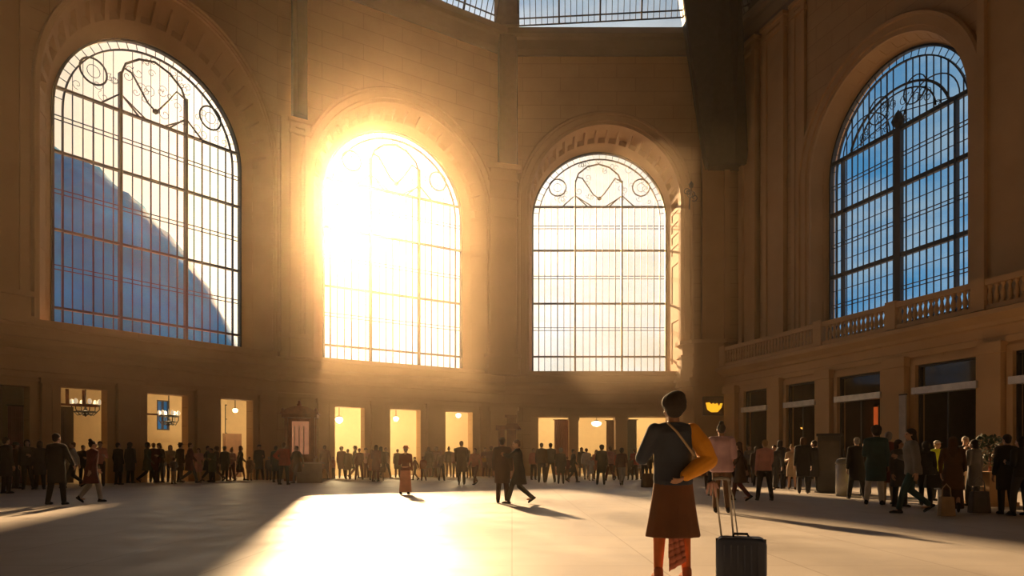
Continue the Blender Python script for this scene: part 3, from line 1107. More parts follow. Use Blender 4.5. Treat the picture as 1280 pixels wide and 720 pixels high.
# door leaf standing half open in the first and second doorways, dark inner arch in the middle one
def leaf(F, pa, pb, y, z1, mat, label):
    a, b = F.s_of(pa, y), F.s_of(pb, y)
    root = F.empty('door_leaf'); tag(root, label, 'door')
    f = MB(); e = 0.12
    f.box(a, b, y, y + .06, 0.02, z1)
    for z0, z1_ in ((0.2, z1 * .45), (z1 * .5, z1 - .2)):
        f.box(a + e, b - e, y - .03, y, z0, z1_)
    pn = f.build('panel', mat, root)
    MB().tube([(b - .1, y - .06, 0.9), (b - .1, y - .06, 1.25)], 0.02, 6).build('handle', METALW, pn)
leaf(F1, 76, 92, 1.3, 3.6, plain('door_dark_wood', (0.07, 0.05, 0.04), 0.6), 'dark wooden door leaf standing in the left half of the leftmost tall doorway')
leaf(F1, 279, 302, 5.4, 2.75, plain('door_brown_wood', (0.16, 0.08, 0.04), 0.6), 'brown wooden door seen through the third doorway from the left')
# transom grille bars of the leftmost tall doorway
d = doors[1][1]
struct(MB().box(d[0], d[1], 0.9, 1.0, 3.62, 3.72).box(d[0] + (d[1]-d[0]) * .30, d[0] + (d[1]-d[0]) * .36, 0.9, 1.0, 3.7, 4.4).box(d[0] + (d[1]-d[0]) * .66, d[0] + (d[1]-d[0]) * .72, 0.9, 1.0, 3.7, 4.4), WOOD, F1)
d = doors[1][2]
struct(MB().box(d[0], d[0] + (d[1]-d[0]) * .5, 0.9, 1.0, 3.38, 3.46), WOOD, F1)

# shop interiors: lit orange panel, small lamps, shelves
OR = plain('orange_backlit_panel', (0.5, 0.1, 0.02), 0.5, emit=(1.0, 0.16, 0.03), estr=0.35)
y = 3.0
a, b = FS.s_of(1080, y), FS.s_of(1097, y)
root = FS.empty('display_panel'); tag(root, 'tall orange backlit panel inside the third shop window from the corner', 'display panel')
MB().box(a, b, y, y + .12, 1.3, 4.0).build('screen', OR, root)
MB().box(a - .08, b + .08, y + .03, y + .2, 1.2, 4.1).build('frame', IRON, root)
MB().box(a + .1, a + .25, y + .04, y + .15, 0, 1.25).box(b - .25, b - .1, y + .04, y + .15, 0, 1.25).build('stand', IRON, root)
def shop_lamp(px, y, z, power, label, r=0.14, est=None):
    x = FS.s_of(px, y); p = FS.w(x, y)
    root = empty('hanging_lamp', (p.x, p.y, z)); tag(root, label, 'lamp')
    MB().tube([(0, 0, r), (0, 0, 6.35 - z)], 0.02, 5).build('cord', IRON, root)
    shd = MB().lathe([(0.04, r * 1.5), (r * 1.4, 0.0), (r * 1.35, -0.03), (0.05, r * 1.3)], n=14).build('lamp_shade', BRONZE, root, True)
    MB().lathe([(0.01, -r), (r * .7, -r * .7), (r, 0), (r * .7, r * .7), (0.01, r)], n=12).build('bulb', plain('amber_bulb', (0.9, 0.5, 0.1), 0.4, emit=(1.0, 0.42, 0.06), estr=1.2), shd, True)
    point_lamp(root, 'shop_light', (0, 0, -r - .1), power, (1.0, 0.5, 0.18))
shop_lamp(1183, 3.2, 3.0, 5, 'small amber lamp glowing inside the widest dark shop window')
shop_lamp(1072, 4.0, 4.6, 10, 'small amber lamp high in the shop window with the orange panel')
shop_lamp(1003, 3.6, 3.2, 4, 'small amber lamp inside the second shop window from the corner')
# counters and shelves in the shops
for k, (px0, px1, lab) in enumerate(((986, 1016, 'dark shop counter inside the second window from the corner'), (1052, 1074, 'dark shop counter beside the orange panel'), (1150, 1215, 'long dark shop counter inside the widest shop window'))):
    y = 1.5
    a, b = FS.s_of(px0, y), FS.s_of(px1, y)
    root = FS.empty('shop_counter'); tag(root, lab, 'counter')
    MB().box(a, b, y, y + .6, 0.08, 1.0).build('body', plain('counter_wood', (0.10, 0.06, 0.04), 0.5), root)
    MB().box(a - .05, b + .05, y - .05, y + .65, 1.0, 1.06).build('worktop', plain('counter_top', (0.22, 0.17, 0.12), 0.4), root)
    MB().box(a + .05, b - .05, y + .06, y + .55, 0.0, 0.08).build('plinth', IRON, root)

# lit sign on the polygonal pier
sx0 = Vector((12.15, 48.1, 0)); sx1 = Vector((14.12, 47.93, 0))
FP = Frame(sx0[:2], sx1[:2])
root = FP.empty('lit_sign'); tag(root, 'small box sign with glowing yellow lettering on the pier beside the shop fronts', 'sign')
a, b = FP.s_of(878), FP.s_of(904.5)
z0, z1 = 1.1 + 55.5 * 48 / 900, 1.1 + 79 * 48 / 900
MB().box(a, b, -0.32, -0.02, z0, z1).build('casing', plain('sign_casing', (0.12, 0.045, 0.015), 0.5), root)
YL = plain('yellow_sign_light', (0.9, 0.6, 0.05), 0.5, emit=(1.0, 0.50, 0.02), estr=1.0)
sg = MB()
def zz(y): return 1.1 + (575 - y) * 47.7 / 900
def xx(px): return FP.s_of(px, -0.34)
# ragged glowing strokes, too blurred in the photo to read
bowl = [(882.2, 503.5), (884, 512), (889, 515.3), (897, 515.2), (901.5, 510), (903.2, 504.3), (900.2, 504.4), (899, 508), (896.5, 503.9), (893.4, 505.3), (891.7, 503.6), (889.2, 505.4), (887, 503)]
sg.add([(xx(p), -0.36, zz(q)) for p, q in bowl] + [(xx(p), -0.31, zz(q)) for p, q in bowl],
       [tuple(range(13)), tuple(range(13, 26))[::-1]] + [(i, (i + 1) % 13, 13 + (i + 1) % 13, 13 + i) for i in range(13)])
sg.build('lettering', YL, root)

# ---- wooden kiosks
def kiosk(px, foot_y, wpx, top_y, label, F=None, pagoda=False, seed=1):
    Z = CAM_H * FPX / (foot_y - 575)
    X = pxray(px) * Z
    wd = wpx * Z / FPX
    h = CAM_H + (575 - top_y) * Z / FPX
    root = empty('kiosk', (X, Z, 0), -math.atan2(X, Z) * 0.6)
    tag(root, label, 'kiosk')
    hw = wd / 2
    d = min(hw, 0.7)
    if not pagoda:
        ct = MB()
        ct.box(-hw * .82, hw * .82, -d, d, 0, 0.12); ct.box(-hw * .75, hw * .75, -d * .9, d * .9, 0.12, 1.18); ct.box(-hw * .85, hw * .85, -d, d, 1.18, 1.3)
        ct.build('base', WOOD, root)
        for sx in (-1, 1):
            for sy in (-1, 1):
                MB().box(sx * hw * .72 - .09, sx * hw * .72 + .09, sy * d * .8 - .09, sy * d * .8 + .09, 1.3, h - .75).build('post', WOOD, root)
        MB().box(-hw * .72, hw * .72, d * .55, d * .7, 1.3, h - .75).build('back_panel', WOOD, root)
        MB().box(-hw * .42, hw * .5, -d * .75, -d * .7, 1.4, h - .95).build('glazed_case', plain('kiosk_display', (0.45, 0.20, 0.10), 0.3, emit=(1.0, 0.4, 0.2), estr=0.25), root)
        for x in (-.30, -.05, .2):
            MB().box(hw * x, hw * x + .05, -d * .8, -d * .72, 1.4, h - 1.2).build('glazing_strip', plain('kiosk_pale_strip', (0.7, 0.5, 0.35), 0.5), root)
        cr = MB()
        zt = h - .75
        cr.box(-hw * .95, hw * .95, -d * 1.05, d * 1.05, zt, zt + .18)
        n = 16
        pr = [(-hw * 1.05 + 2.1 * hw * i / n, zt + .18 + .42 * math.sin(math.pi * i / n) ** .7) for i in range(n + 1)]
        for ya, yb in ((-d * 1.1, d * 1.1),):
            va = [(x, ya, z) for x, z in pr]; vb = [(x, yb, z) for x, z in pr]
            cr.add(va + vb, [tuple(range(n + 1))[::-1], tuple(range(n + 1, 2 * n + 2))] + [(i, i + 1, n + 2 + i, n + 1 + i) for i in range(n)] + [(0, n, 2 * n + 1, n + 1)])
        crn = cr.build('cornice', WOOD, root)
        for x in (-.9, 0, .9):
            fn = MB().lathe([(0.02, 0), (.1, .03), (.14, .12), (.06, .2), (.08, .26), (.01, .36)], (x * hw, -d * .9, zt + (.15 if x else .55)), 10)
            fn.build('finial', WOOD, crn, True)
    else:
        MB().box(-hw * .7, hw * .7, -d * .9, d * .9, 0, 1.15).build('base', WOOD, root)
        MB().box(-hw * .8, hw * .8, -d, d, 1.15, 1.24).build('counter_top', WOOD, root)
        for x0, x1 in ((-.68, -.22), (-.05, .62)):
            MB().box(hw * x0, hw * x1, -d * .5, d * .5, 1.24, h - .85).build('column', WOOD, root)
        MB().box(-hw * .86, -hw * .1, -d * .8, d * .8, h - .85, h - .62).build('small_roof', WOOD, root)
        r2 = MB()
        r2.prism([(-hw * .25, -d), (hw * 1.0, -d), (hw * 1.0, d), (-hw * .25, d)], h - .85, h - .5, [(-hw * .05, -d * .6), (hw * .7, -d * .6), (hw * .7, d * .6), (-hw * .05, d * .6)])
        r2.build('roof', WOOD, root)
        r3 = MB(); r3.box(-hw * .05, hw * .62, -d * .4, d * .4, h - .5, h - .12); r3.box(-hw * .2, hw * .66, -d * .5, d * .5, h - .12, h)
        r3.build('crest', plain('kiosk_crest', (0.30, 0.15, 0.07), 0.6), root)
    return root
kiosk(376, 600.8, 44, 505, 'dark red wooden ticket kiosk with an arched cornice at the left pier')
kiosk(634.5, 598.5, 34, 519, 'dark red wooden kiosk with stepped roofs behind the embracing couple', pagoda=True)

def solid_at(px, foot_y):
    Z = CAM_H * FPX / (foot_y - 575)
    return Vector((pxray(px) * Z, Z, 0))
# pale counter by the kiosk
p = solid_at(386, 603.5)
root = empty('counter', p, 0.35); tag(root, 'pale grey service counter in front of the wooden ticket kiosk', 'counter')
MB().box(-.55, .6, -.35, .35, 0, .92).build('body', GREYP, root)
MB().box(-.65, .7, -.42, .42, .92, 1.0).build('worktop', METALW, root)
# litter bin and information box by the shops
p = solid_at(1054.5, 620)
root = empty('litter_bin', p); tag(root, 'tall pale cylindrical litter bin in front of the shop with the orange panel', 'bin')
MB().lathe([(.20, 0), (.23, .03), (.23, .95), (.20, .97)], n=24).build('body', METALW, root, True)
MB().lathe([(.24, .97), (.24, 1.02), (.17, 1.13), (.05, 1.16)], n=24).build('lid', GREYP, root, True)
p = solid_at(1036.5, 616)
root = empty('information_cabinet', p, -.4); tag(root, 'dark upright cabinet standing between the second and third shop fronts', 'cabinet')
MB().box(-.36, .36, -.28, .28, 0.08, 1.9).build('body', plain('cabinet_paint', (0.05, 0.045, 0.04), 0.5), root)
MB().box(-.30, .30, -.31, -.28, .75, 1.75).build('panel', plain('cabinet_panel', (0.09, 0.075, 0.06), 0.25), root)
MB().box(-.40, .40, -.32, .32, 1.9, 1.98).build('cap', IRON, root)
MB().box(-.33, .33, -.25, .25, 0, .08).build('plinth', IRON, root)
# white upright panel on the pillar and planter
x0, x1 = FS.s_of(1124.5, -.42), FS.s_of(1133, -.42)
root = FS.empty('notice_board'); tag(root, 'narrow pale upright board against the pillar left of the widest shop window', 'board')
MB().box(x0, x1, -.46, -.40, 1.0, 4.1).build('board', plain('pale_board', (0.42, 0.38, 0.33), 0.6), root)
MB().box(x0 - .03, x1 + .03, -.44, -.39, .94, 1.0).box(x0 - .03, x1 + .03, -.44, -.39, 4.1, 4.16).box(x0 + .1, x0 + .16, -.44, -.40, 0, .95).build('frame', BRONZE, root)
p = solid_at(1237, 632)
root = empty('planter', p, .2); tag(root, 'low stone planter with a dark leafy shrub at the right-hand shop pillar', 'planter')
MB().box(-.42, .42, -.42, .42, 0, .10).box(-.36, .36, -.36, .36, .10, .72).box(-.42, .42, -.42, .42, .72, .82).build('pot', STONE_P, root)
lf = MB(); rnd = random.Random(5)
for i in range(420):
    a = rnd.random() * 6.283; r = .42 * math.sqrt(rnd.random()); z = .9 + rnd.random() * .75
    r *= 1.0 - abs(z - 1.25) * .7
    c = Vector((r * math.cos(a), r * math.sin(a), z))
    d = Vector((rnd.uniform(-1, 1), rnd.uniform(-1, 1), rnd.uniform(.0, 1))).normalized()
    s_ = d.cross(Vector((0, 0, 1))).normalized() * .035
    q = c + d * .13
    lf.add([c, (c + q) / 2 + s_, q, (c + q) / 2 - s_], [(0, 1, 2, 3)])
lf.build('foliage', plain('dark_leaf', (0.035, 0.06, 0.025), 0.6), root)
MB().tube([(0, 0, .8), (.02, .01, 1.2), (-.02, 0, 1.5)], .03, 6).build('stem', WOOD, root)
# long low stone bench between planter and window
p = solid_at(1214, 632)
root = empty('bench', p, -.25); tag(root, 'low grey stone bench below the widest shop window, beside the planter', 'bench')
MB().box(-.75, .5, -.2, .2, .38, .46).build('seat', GREYP, root)
for x in (-.6, .35):
    MB().box(x - .08, x + .08, -.17, .17, 0, .38).build('leg', GREYP, root)

# iron bracket lamp on the sunlit jamb of window_3
fx, fy = 12.32, 49.5
root = empty('wall_bracket', (F3.w(12.75, -0.28))); root.location.z = 1.1 + (575 - 244) * 49.3 / 900
tag(root, 'small dark wrought iron bracket at the spring of the arch beside the pale back window', 'bracket')
br_ = MB()
br_.tube([(0, 0, -.9), (0, -.1, -.4), (0, -.25, 0), (.05, -.35, .5)], .05, 6)
for i in range(5):
    pts = [(x, -.3, z) for x, _, z in spiral(-.25 + .13 * i, .1 * (i % 2) - .1 * i + .2, .26, 1.2, i, (-1) ** i, 0)]
    br_.tube(pts, .035, 5)
br_.build('scrollwork', IRON, root)
MB().lathe([(.02, -.1), (.14, 0), (.16, .2), (.02, .4)], (.05, -.35, .5), 8).build('lantern', IRON, root)

# ---- outside: rounded hill seen through the left window
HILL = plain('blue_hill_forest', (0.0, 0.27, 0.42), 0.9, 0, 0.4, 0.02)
p = pxray(96)
D_ = 420.0
def hill_z(px):
    pts = [(-60, 330), (0, 250), (40, 214), (64, 203), (85, 199), (105, 204), (130, 219), (160, 246), (185, 272), (205, 297), (222, 326), (236, 360), (250, 400), (275, 470), (300, 560)]
    for (a, za), (b, zb_) in zip(pts[:-1], pts[1:]):
        if a <= px <= b:
            t = (px - a) / (b - a); t = t * t * (3 - 2 * t) if False else t
            return za + (zb_ - za) * t
    return 575
nR, nC = 14, 80
vs = []
for r in range(nR + 1):
    ph = math.pi * r / nR / 1.0
    for c in range(nC + 1):
        px = -60 + 360 * c / nC
        Z = D_ + 130 * (1 - math.cos(ph)) * 0.5 * 2 - 0
        hgt = (575 - hill_z(px)) * (D_ + 130) / FPX + CAM_H
        zed = hgt * math.sin(ph) ** 0.55 if 0 < r < nR else -5
        rn = 1 + 0.012 * math.sin(c * 1.7 + r) + 0.01 * math.sin(c * .6 + 2.2 * r)
        X = pxray(px) * (D_ + 130)
        vs.append((X, Z, zed * rn if zed > 0 else zed))
fs = [(r * (nC + 1) + c, r * (nC + 1) + c + 1, (r + 1) * (nC + 1) + c + 1, (r + 1) * (nC + 1) + c) for r in range(nR) for c in range(nC)]
hl = MB().add(vs, fs).build('hill', HILL, None, True)
tag(hl, 'steep rounded blue hill rising outside behind the left arched window', 'hill')
# ================================================================== PEOPLE
V = Vector
def cap(mb, p, q, r1, r2, n=12):
    p, q = V(p), V(q)
    d = q - p
    l = max(d.length, 1e-5); d = d / l
    pts, rs = [], []
    for k in range(5):
        a = math.pi / 2 * (1 - k / 4)
        pts.append(p - d * r1 * math.sin(a)); rs.append(max(1e-3, r1 * math.cos(a)))
    for k in range(5):
        a = math.pi / 2 * k / 4
        pts.append(q + d * r2 * math.sin(a)); rs.append(max(1e-3, r2 * math.cos(a)))
    mb.tube(pts, rs, n)

def ell(mb, c, r, M=None, n=14, m_=10):
    c = V(c)
    vs, fs = [], []
    for i in range(m_ + 1):
        ph = math.pi * i / m_
        for k in range(n):
            a = 2 * math.pi * k / n
            p = V((math.sin(ph) * math.cos(a) * r[0], math.sin(ph) * math.sin(a) * r[1], math.cos(ph) * r[2])) + c
            vs.append(M @ p if M else p)
    for i in range(m_):
        for k in range(n):
            fs.append((i * n + k, i * n + (k + 1) % n, (i + 1) * n + (k + 1) % n, (i + 1) * n + k))
    mb.add(vs, fs)

def loft(mb, secs, M=None, n=20):
    """secs: (x, y, z, rx, ry)"""
    vs = []
    for x, y, z, rx, ry in secs:
        for k in range(n):
            a = 2 * math.pi * k / n
            p = V((x + rx * math.cos(a), y + ry * math.sin(a), z))
            vs.append(M @ p if M else p)
    fs = [(i * n + k, i * n + (k + 1) % n, (i + 1) * n + (k + 1) % n, (i + 1) * n + k) for i in range(len(secs) - 1) for k in range(n)]
    fs.append(tuple(range(n))[::-1]); fs.append(tuple((len(secs) - 1) * n + k for k in range(n)))
    mb.add(vs, fs)

def remesh(mb, vox, smooth=4, post=None, name='body', keep=None):
    o = mb.build(name + '_tmp', None)
    md = o.modifiers.new('r', 'REMESH'); md.mode = 'VOXEL'; md.voxel_size = vox
    ms = o.modifiers.new('s', 'SMOOTH'); ms.iterations = smooth; ms.factor = 0.5
    dg = bpy.context.evaluated_depsgraph_get()
    me = bpy.data.meshes.new_from_object(o.evaluated_get(dg))
    me.name = name
    old = o.data
    bpy.data.objects.remove(o, do_unlink=True)
    bpy.data.meshes.remove(old)
    if post is not None:
        bm = bmesh.new(); bm.from_mesh(me)
        pm = post.mesh('x'); bm.from_mesh(pm); bm.to_mesh(me); bm.free()
    for p in me.polygons: p.use_smooth = True
    me.materials.clear()
    me.materials.append(None)
    return me

class Pose: pass
ARMS = {   # elbow and wrist relative to the shoulder, for the +x side; forward is -y
    'down': ((.045, .02, -.29), (.06, -.05, -.54)),
    'fwd': ((.05, -.12, -.26), (.04, -.30, -.44)),
    'back': ((.06, .14, -.26), (.06, .16, -.51)),
    'hold': ((.05, .0, -.29), (-.02, -.22, -.22)),
    'phone': ((.06, -.10, -.25), (-.05, -.20, -.03)),
    'akimbo': ((.21, .06, -.21), (.02, -.06, -.40)),
    'behind': ((.17, .10, -.27), (-.09, .20, -.38)),
    'hug': ((.10, -.18, -.10), (-.08, -.36, -.02)),
    'bag': ((.06, .02, -.29), (.09, -.02, -.55)),
}
LEGS = {   # (knee, ankle) relative to the hip joint for the left (+x) and right leg; hip joint at z .90
    'stand': (((.01, -.01, -.43), (.025, .02, -.82)), ((-.01, -.01, -.43), (-.03, .02, -.82))),
    'wide': (((.06, -.01, -.42), (.12, .02, -.82)), ((-.05, -.01, -.42), (-.10, .02, -.82))),
    'walk': (((.0, -.17, -.39), (.01, -.28, -.80)), ((-.0, -.02, -.43), (-.01, .33, -.72))),
    'walk2': (((.0, .0, -.43), (.01, .26, -.75)), ((-.0, -.14, -.40), (-.01, -.20, -.81))),
    'relax': (((.05, -.06, -.42), (.10, -.03, -.82)), ((-.0, -.0, -.43), (-.02, .02, -.82))),
}
def make_pose(legs='stand', al='down', ar='down', lean=0.0, hy=0.0, hp=0.0, side=0.0):
    P = Pose()
    P.key = (legs, al, ar, lean, hy, hp, side)
    hip = V((0, 0, .92))
    P.up = Matrix.Translation(hip) @ Matrix.Rotation(R(lean), 4, 'X') @ Matrix.Rotation(R(side), 4, 'Y') @ Matrix.Translation(-hip)
    nk = V((0, 0.01, 1.47))
    P.head = P.up @ Matrix.Translation(nk) @ Matrix.Rotation(R(hy), 4, 'Z') @ Matrix.Rotation(R(hp - lean * .6), 4, 'X') @ Matrix.Translation(-nk)
    P.legs = []
    for s, (kn, an) in zip((1, -1), LEGS[legs]):
        h = V((s * .088, 0, .90))
        P.legs.append((h, h + V(kn), h + V(an)))
    P.arms = []
    for s, a in ((1, al), (-1, ar)):
        e, w_ = ARMS[a]
        sh = V((s * .175, .012, 1.385))
        P.arms.append(tuple(P.up @ p for p in (sh, sh + V((s * e[0], e[1], e[2])), sh + V((s * w_[0], w_[1], w_[2])))))
    return P

def hand_dirs(arm, s):
    d = (arm[2] - arm[1]).normalized()
    nrm = V((-s, 0, 0))
    nrm = (nrm - d * nrm.dot(d)).normalized()      # palm faces the body
    c = d.cross(nrm).normalized()
    if c.y > 0: c = -c                               # towards the thumb side (forward)
    return d, nrm, c
def add_hand(mb, arm, s, r=.0085):
    d, nrm, c = hand_dirs(arm, s)
    w_ = arm[2]
    pal = w_ + d * .05
    for o in (-.024, -.008, .008, .024):
        cap(mb, w_ + d * .012 + c * o * .6, w_ + d * .088 + c * o, .015, .0125, 8)
    for o, ln in ((-.028, .060), (-.010, .074), (.010, .080), (.028, .072)):
        b = w_ + d * .090 + c * o
        k1 = b + d * ln * .45 + nrm * .008
        k2 = k1 + d * ln * .32 + nrm * .018
        k3 = k2 + d * ln * .18 + nrm * .020
        cap(mb, b, k1, r * 1.08, r, 8); cap(mb, k1, k2, r, r * .92, 8); cap(mb, k2, k3, r * .92, r * .75, 8)
    t0 = w_ + d * .028 + c * .026
    t1 = t0 + d * .032 + c * .028 + nrm * .012
    t2 = t1 + d * .032 + c * .006 + nrm * .012
    cap(mb, t0, t1, .014, .0115, 8); cap(mb, t1, t2, .0105, .009, 8)

TORSO = [(0, .005, .80, .10, .085), (0, .01, .86, .162, .108), (0, .01, .93, .165, .112), (0, .0, 1.02, .140, .098), (0, -.005, 1.10, .132, .092), (0, -.005, 1.20, .150, .105), (0, 0, 1.30, .168, .112), (0, .01, 1.37, .165, .098), (0, .012, 1.42, .115, .075), (0, .012, 1.455, .06, .058)]
CACHE = {}
def body_mesh(P, vox=.013, hi=False):
    k = ('body', P.key, hi)
    if k in CACHE: return CACHE[k]
    mb = MB(); post = MB()
    loft(mb, [(x, y, z, rx * .97, ry * .97) for x, y, z, rx, ry in TORSO], P.up)
    for h, kn, an in P.legs:
        cap(mb, h, kn, .085, .055); cap(mb, kn, an, .054, .036)
        cap(mb, kn + (an - kn) * .12 + V((0, .012, 0)), kn + (an - kn) * .5 + V((0, .010, 0)), .050, .042)
        cap(mb, an + V((0, .02, -.045)), an + V((0, -.13, -.055)), .032, .026)
    for i, (sh, el, wr) in enumerate(P.arms):
        cap(mb, sh, el, .050, .039); cap(mb, el, el + (wr - el) * .35, .040, .038); cap(mb, el + (wr - el) * .3, wr, .038, .024)
        cap(mb, P.up @ V((0.06 * (1 - 2 * i), .015, 1.41)), sh, .055, .052)
        add_hand(mb if hi else post, (sh, el, wr), 1 - 2 * i)
    # neck and head
    cap(mb, P.up @ V((0, .02, 1.42)), P.head @ V((0, .012, 1.53)), .056, .052)
    H = P.head
    ell(mb, (0, .012, 1.605), (.074, .094, .092), H)
    ell(mb, (0, -.030, 1.555), (.058, .062, .072), H)
    ell(mb, (0, -.055, 1.512), (.030, .026, .022), H)
    ell(mb, (0, -.100, 1.572), (.0125, .019, .022), H)
    ell(mb, (0, -.083, 1.61), (.05, .014, .012), H)
    ell(mb, (0, -.083, 1.536), (.022, .012, .010), H)
    for s in (-1, 1):
        ell(mb, (s * .077, .015, 1.58), (.010, .020, .032), H)
        ell(mb, (s * .040, -.062, 1.56), (.022, .02, .022), H)
    me = remesh(mb, .006 if hi else vox, 3 if hi else 2, None if hi else post, 'body')
    CACHE[k] = me
    return me

def top_mesh(P, kind, hi=False):
    k = (kind, P.key, hi)
    if k in CACHE: return CACHE[k]
    mb = MB()
    g = {'jacket': 1.14, 'coat': 1.18, 'puffer': 1.32, 'shirt': 1.07, 'dress': 1.06}[kind]
    hem = {'jacket': .84, 'coat': .52, 'puffer': .80, 'shirt': .86, 'dress': .50}[kind]
    T = []
    for x, y, z, rx, ry in TORSO:
        if z < .9 or z > 1.44: continue
        gg = g if z > .98 else g * 1.0
        if kind in ('jacket', 'coat', 'puffer') and .98 < z < 1.25: rx, ry = max(rx, .152), max(ry, .105)
        T.append((x, y, z, rx * gg, ry * gg))
    low = []
    if kind in ('coat', 'dress'):
        spread = .235 if 'walk' in P.key[0] else .20
        fy = .19 if 'walk' in P.key[0] else .15
        low = [(0, .01, hem, spread, fy), (0, .01, hem + .02, spread + .006, fy + .006), (0, .01, .78, .205, .15)]
    else:
        low = [(0, .01, hem, .172 * g, .122 * g)]
        if kind == 'puffer': low = [(0, .01, hem - .02, .15 * g, .11 * g)] + low
    loft(mb, low, None)
    loft(mb, [low[-1]] + [(0, .01, .93, .168 * g, .116 * g)], None)
    loft(mb, [(0, .01, .84 if kind not in ('coat', 'dress') else .80, .165 * g, .114 * g)] + T, P.up)
    for sh, el, wr in P.arms:
        a = {'jacket': 1.22, 'coat': 1.25, 'puffer': 1.62, 'shirt': 1.12, 'dress': 1.1}[kind]
        cap(mb, sh + V((0, 0, .0)), el, .054 * a, .046 * a)
        if kind != 'dress':
            cap(mb, el, el + (wr - el) * .90, .046 * a, .034 * a)
        i = 1 if sh.x > 0 else -1
        cap(mb, P.up @ V((.05 * i, .015, 1.405)), sh, .058 * min(a, 1.3), .056 * min(a, 1.3))
    if kind in ('jacket', 'coat', 'puffer'):
        loft(mb, [(0, .015, 1.40, .09, .085), (0, .015, 1.475, .072, .072)], P.up)
    me = remesh(mb, .008 if hi else .014, 4, None, 'top')
    CACHE[k] = me
    return me

def bottom_mesh(P, kind, hi=False):
    k = (kind, P.key, hi)
    if k in CACHE: return CACHE[k]
    mb = MB()
    if kind == 'trousers':
        loft(mb, [(0, .01, .80, .155, .112), (0, .012, .88, .176, .122), (0, .008, 1.0, .152, .108)])
        for h, kn, an in P.legs:
            cap(mb, h, kn, .100, .072); cap(mb, kn, kn + (an - kn) * .94, .072, .058)
    elif kind == 'skirt':
        loft(mb, [(0, .01, .42, .235, .175), (0, .01, .45, .237, .178), (0, .01, .75, .195, .14), (0, .01, .92, .172, .12), (0, .008, 1.0, .15, .108)])
    elif kind == 'long_skirt':
        loft(mb, [(0, .03, .10, .22, .20), (0, .03, .13, .222, .202), (0, .02, .5, .20, .165), (0, .01, .80, .19, .13), (0, .01, .92, .172, .12), (0, .008, 1.0, .15, .108)])
    me = remesh(mb, .008 if hi else .014, 4, None, 'bottom')
    CACHE[k] = me
    return me

def shoe_meshes(P, hi=False):
    k = ('shoe', P.key, hi)
    if k in CACHE: return CACHE[k]
    r = []
    for h, kn, an in P.legs:
        mb = MB()
        t = R(-35) if an.z > .12 else 0
        M = Matrix.Translation(an) @ Matrix.Rotation(-t if t else 0, 4, 'X')
        z = -.045 if not t else -.05
        zz_ = -(an.z) if not t else -.085
        pts = [(.0, .055, .03), (.0, -.02, .035), (.0, -.10, .036), (.0, -.155, .026)]
        for (x0, y0, r0), (x1, y1, r1) in zip(pts[:-1], pts[1:]):
            a = M @ V((x0, y0, zz_ + r0 + .004)); b = M @ V((x1, y1, zz_ + r1 + .004))
            cap(mb, a, b, r0, r1)
        cap(mb, M @ V((0, .02, zz_ + .05)), M @ V((0, .01, .03)), .043, .045)
        r.append(remesh(mb, .008 if hi else .012, 2, None, 'shoe'))
    CACHE[k] = r
    return r

def hair_mesh(P, kind, hi=False):
    k = ('hair', kind, P.key, hi)
    if k in CACHE: return CACHE[k]
    mb = MB(); H = P.head
    if kind == 'short':
        ell(mb, (0, .028, 1.628), (.083, .094, .085), H); ell(mb, (0, .062, 1.575), (.066, .05, .075), H)
    elif kind == 'bob':
        ell(mb, (0, .028, 1.63), (.092, .10, .088), H); loft(mb, [(0, .058, 1.47, .088, .062), (0, .045, 1.56, .098, .078), (0, .035, 1.63, .09, .085)], H)
    elif kind == 'long':
        ell(mb, (0, .028, 1.63), (.09, .10, .088), H)
        loft(mb, [(0, .10, 1.24, .06, .035), (0, .10, 1.34, .10, .045), (0, .075, 1.46, .10, .055), (0, .045, 1.56, .096, .075), (0, .035, 1.63, .088, .082)], H)
    elif kind == 'bun':
        ell(mb, (0, .028, 1.628), (.084, .096, .086), H); ell(mb, (0, .062, 1.58), (.066, .05, .07), H); ell(mb, (0, .075, 1.715), (.05, .05, .045), H)
    elif kind == 'afro':
        ell(mb, (0, .035, 1.635), (.112, .115, .105), H); ell(mb, (0, .06, 1.575), (.095, .082, .085), H)
    elif kind == 'round':
        ell(mb, (0.0, .035, 1.64), (.114, .122, .100), H); ell(mb, (0, .058, 1.605), (.106, .098, .085), H); ell(mb, (.01, .062, 1.56), (.080, .065, .065), H); ell(mb, (-.015, .05, 1.69), (.085, .09, .06), H)
    elif kind == 'hat':
        loft(mb, [(0, .01, 1.635, .135, .15), (0, .01, 1.650, .135, .15), (0, .01, 1.652, .09, .105), (0, .01, 1.72, .08, .095), (0, .01, 1.735, .05, .06)], H)
    elif kind == 'hood':
        ell(mb, (0, .035, 1.62), (.108, .112, .112), H); ell(mb, (0, .07, 1.49), (.10, .07, .07), H)
    elif kind == 'cap':
        ell(mb, (0, .02, 1.645), (.085, .10, .068), H); loft(mb, [(0, -.11, 1.635, .06, .06), (0, -.11, 1.645, .06, .06)], H)
    me = remesh(mb, .007 if hi else .012, 3, None, 'hair')
    CACHE[k] = me
    return me

def part(root, name, me, mat, label=None):
    o = bpy.data.objects.new(name, me)
    COL.objects.link(o)
    o.parent = root
    if len(o.material_slots):
        o.material_slots[0].link = 'OBJECT'
        o.material_slots[0].material = mat
    if label: o['label'] = label
    return o

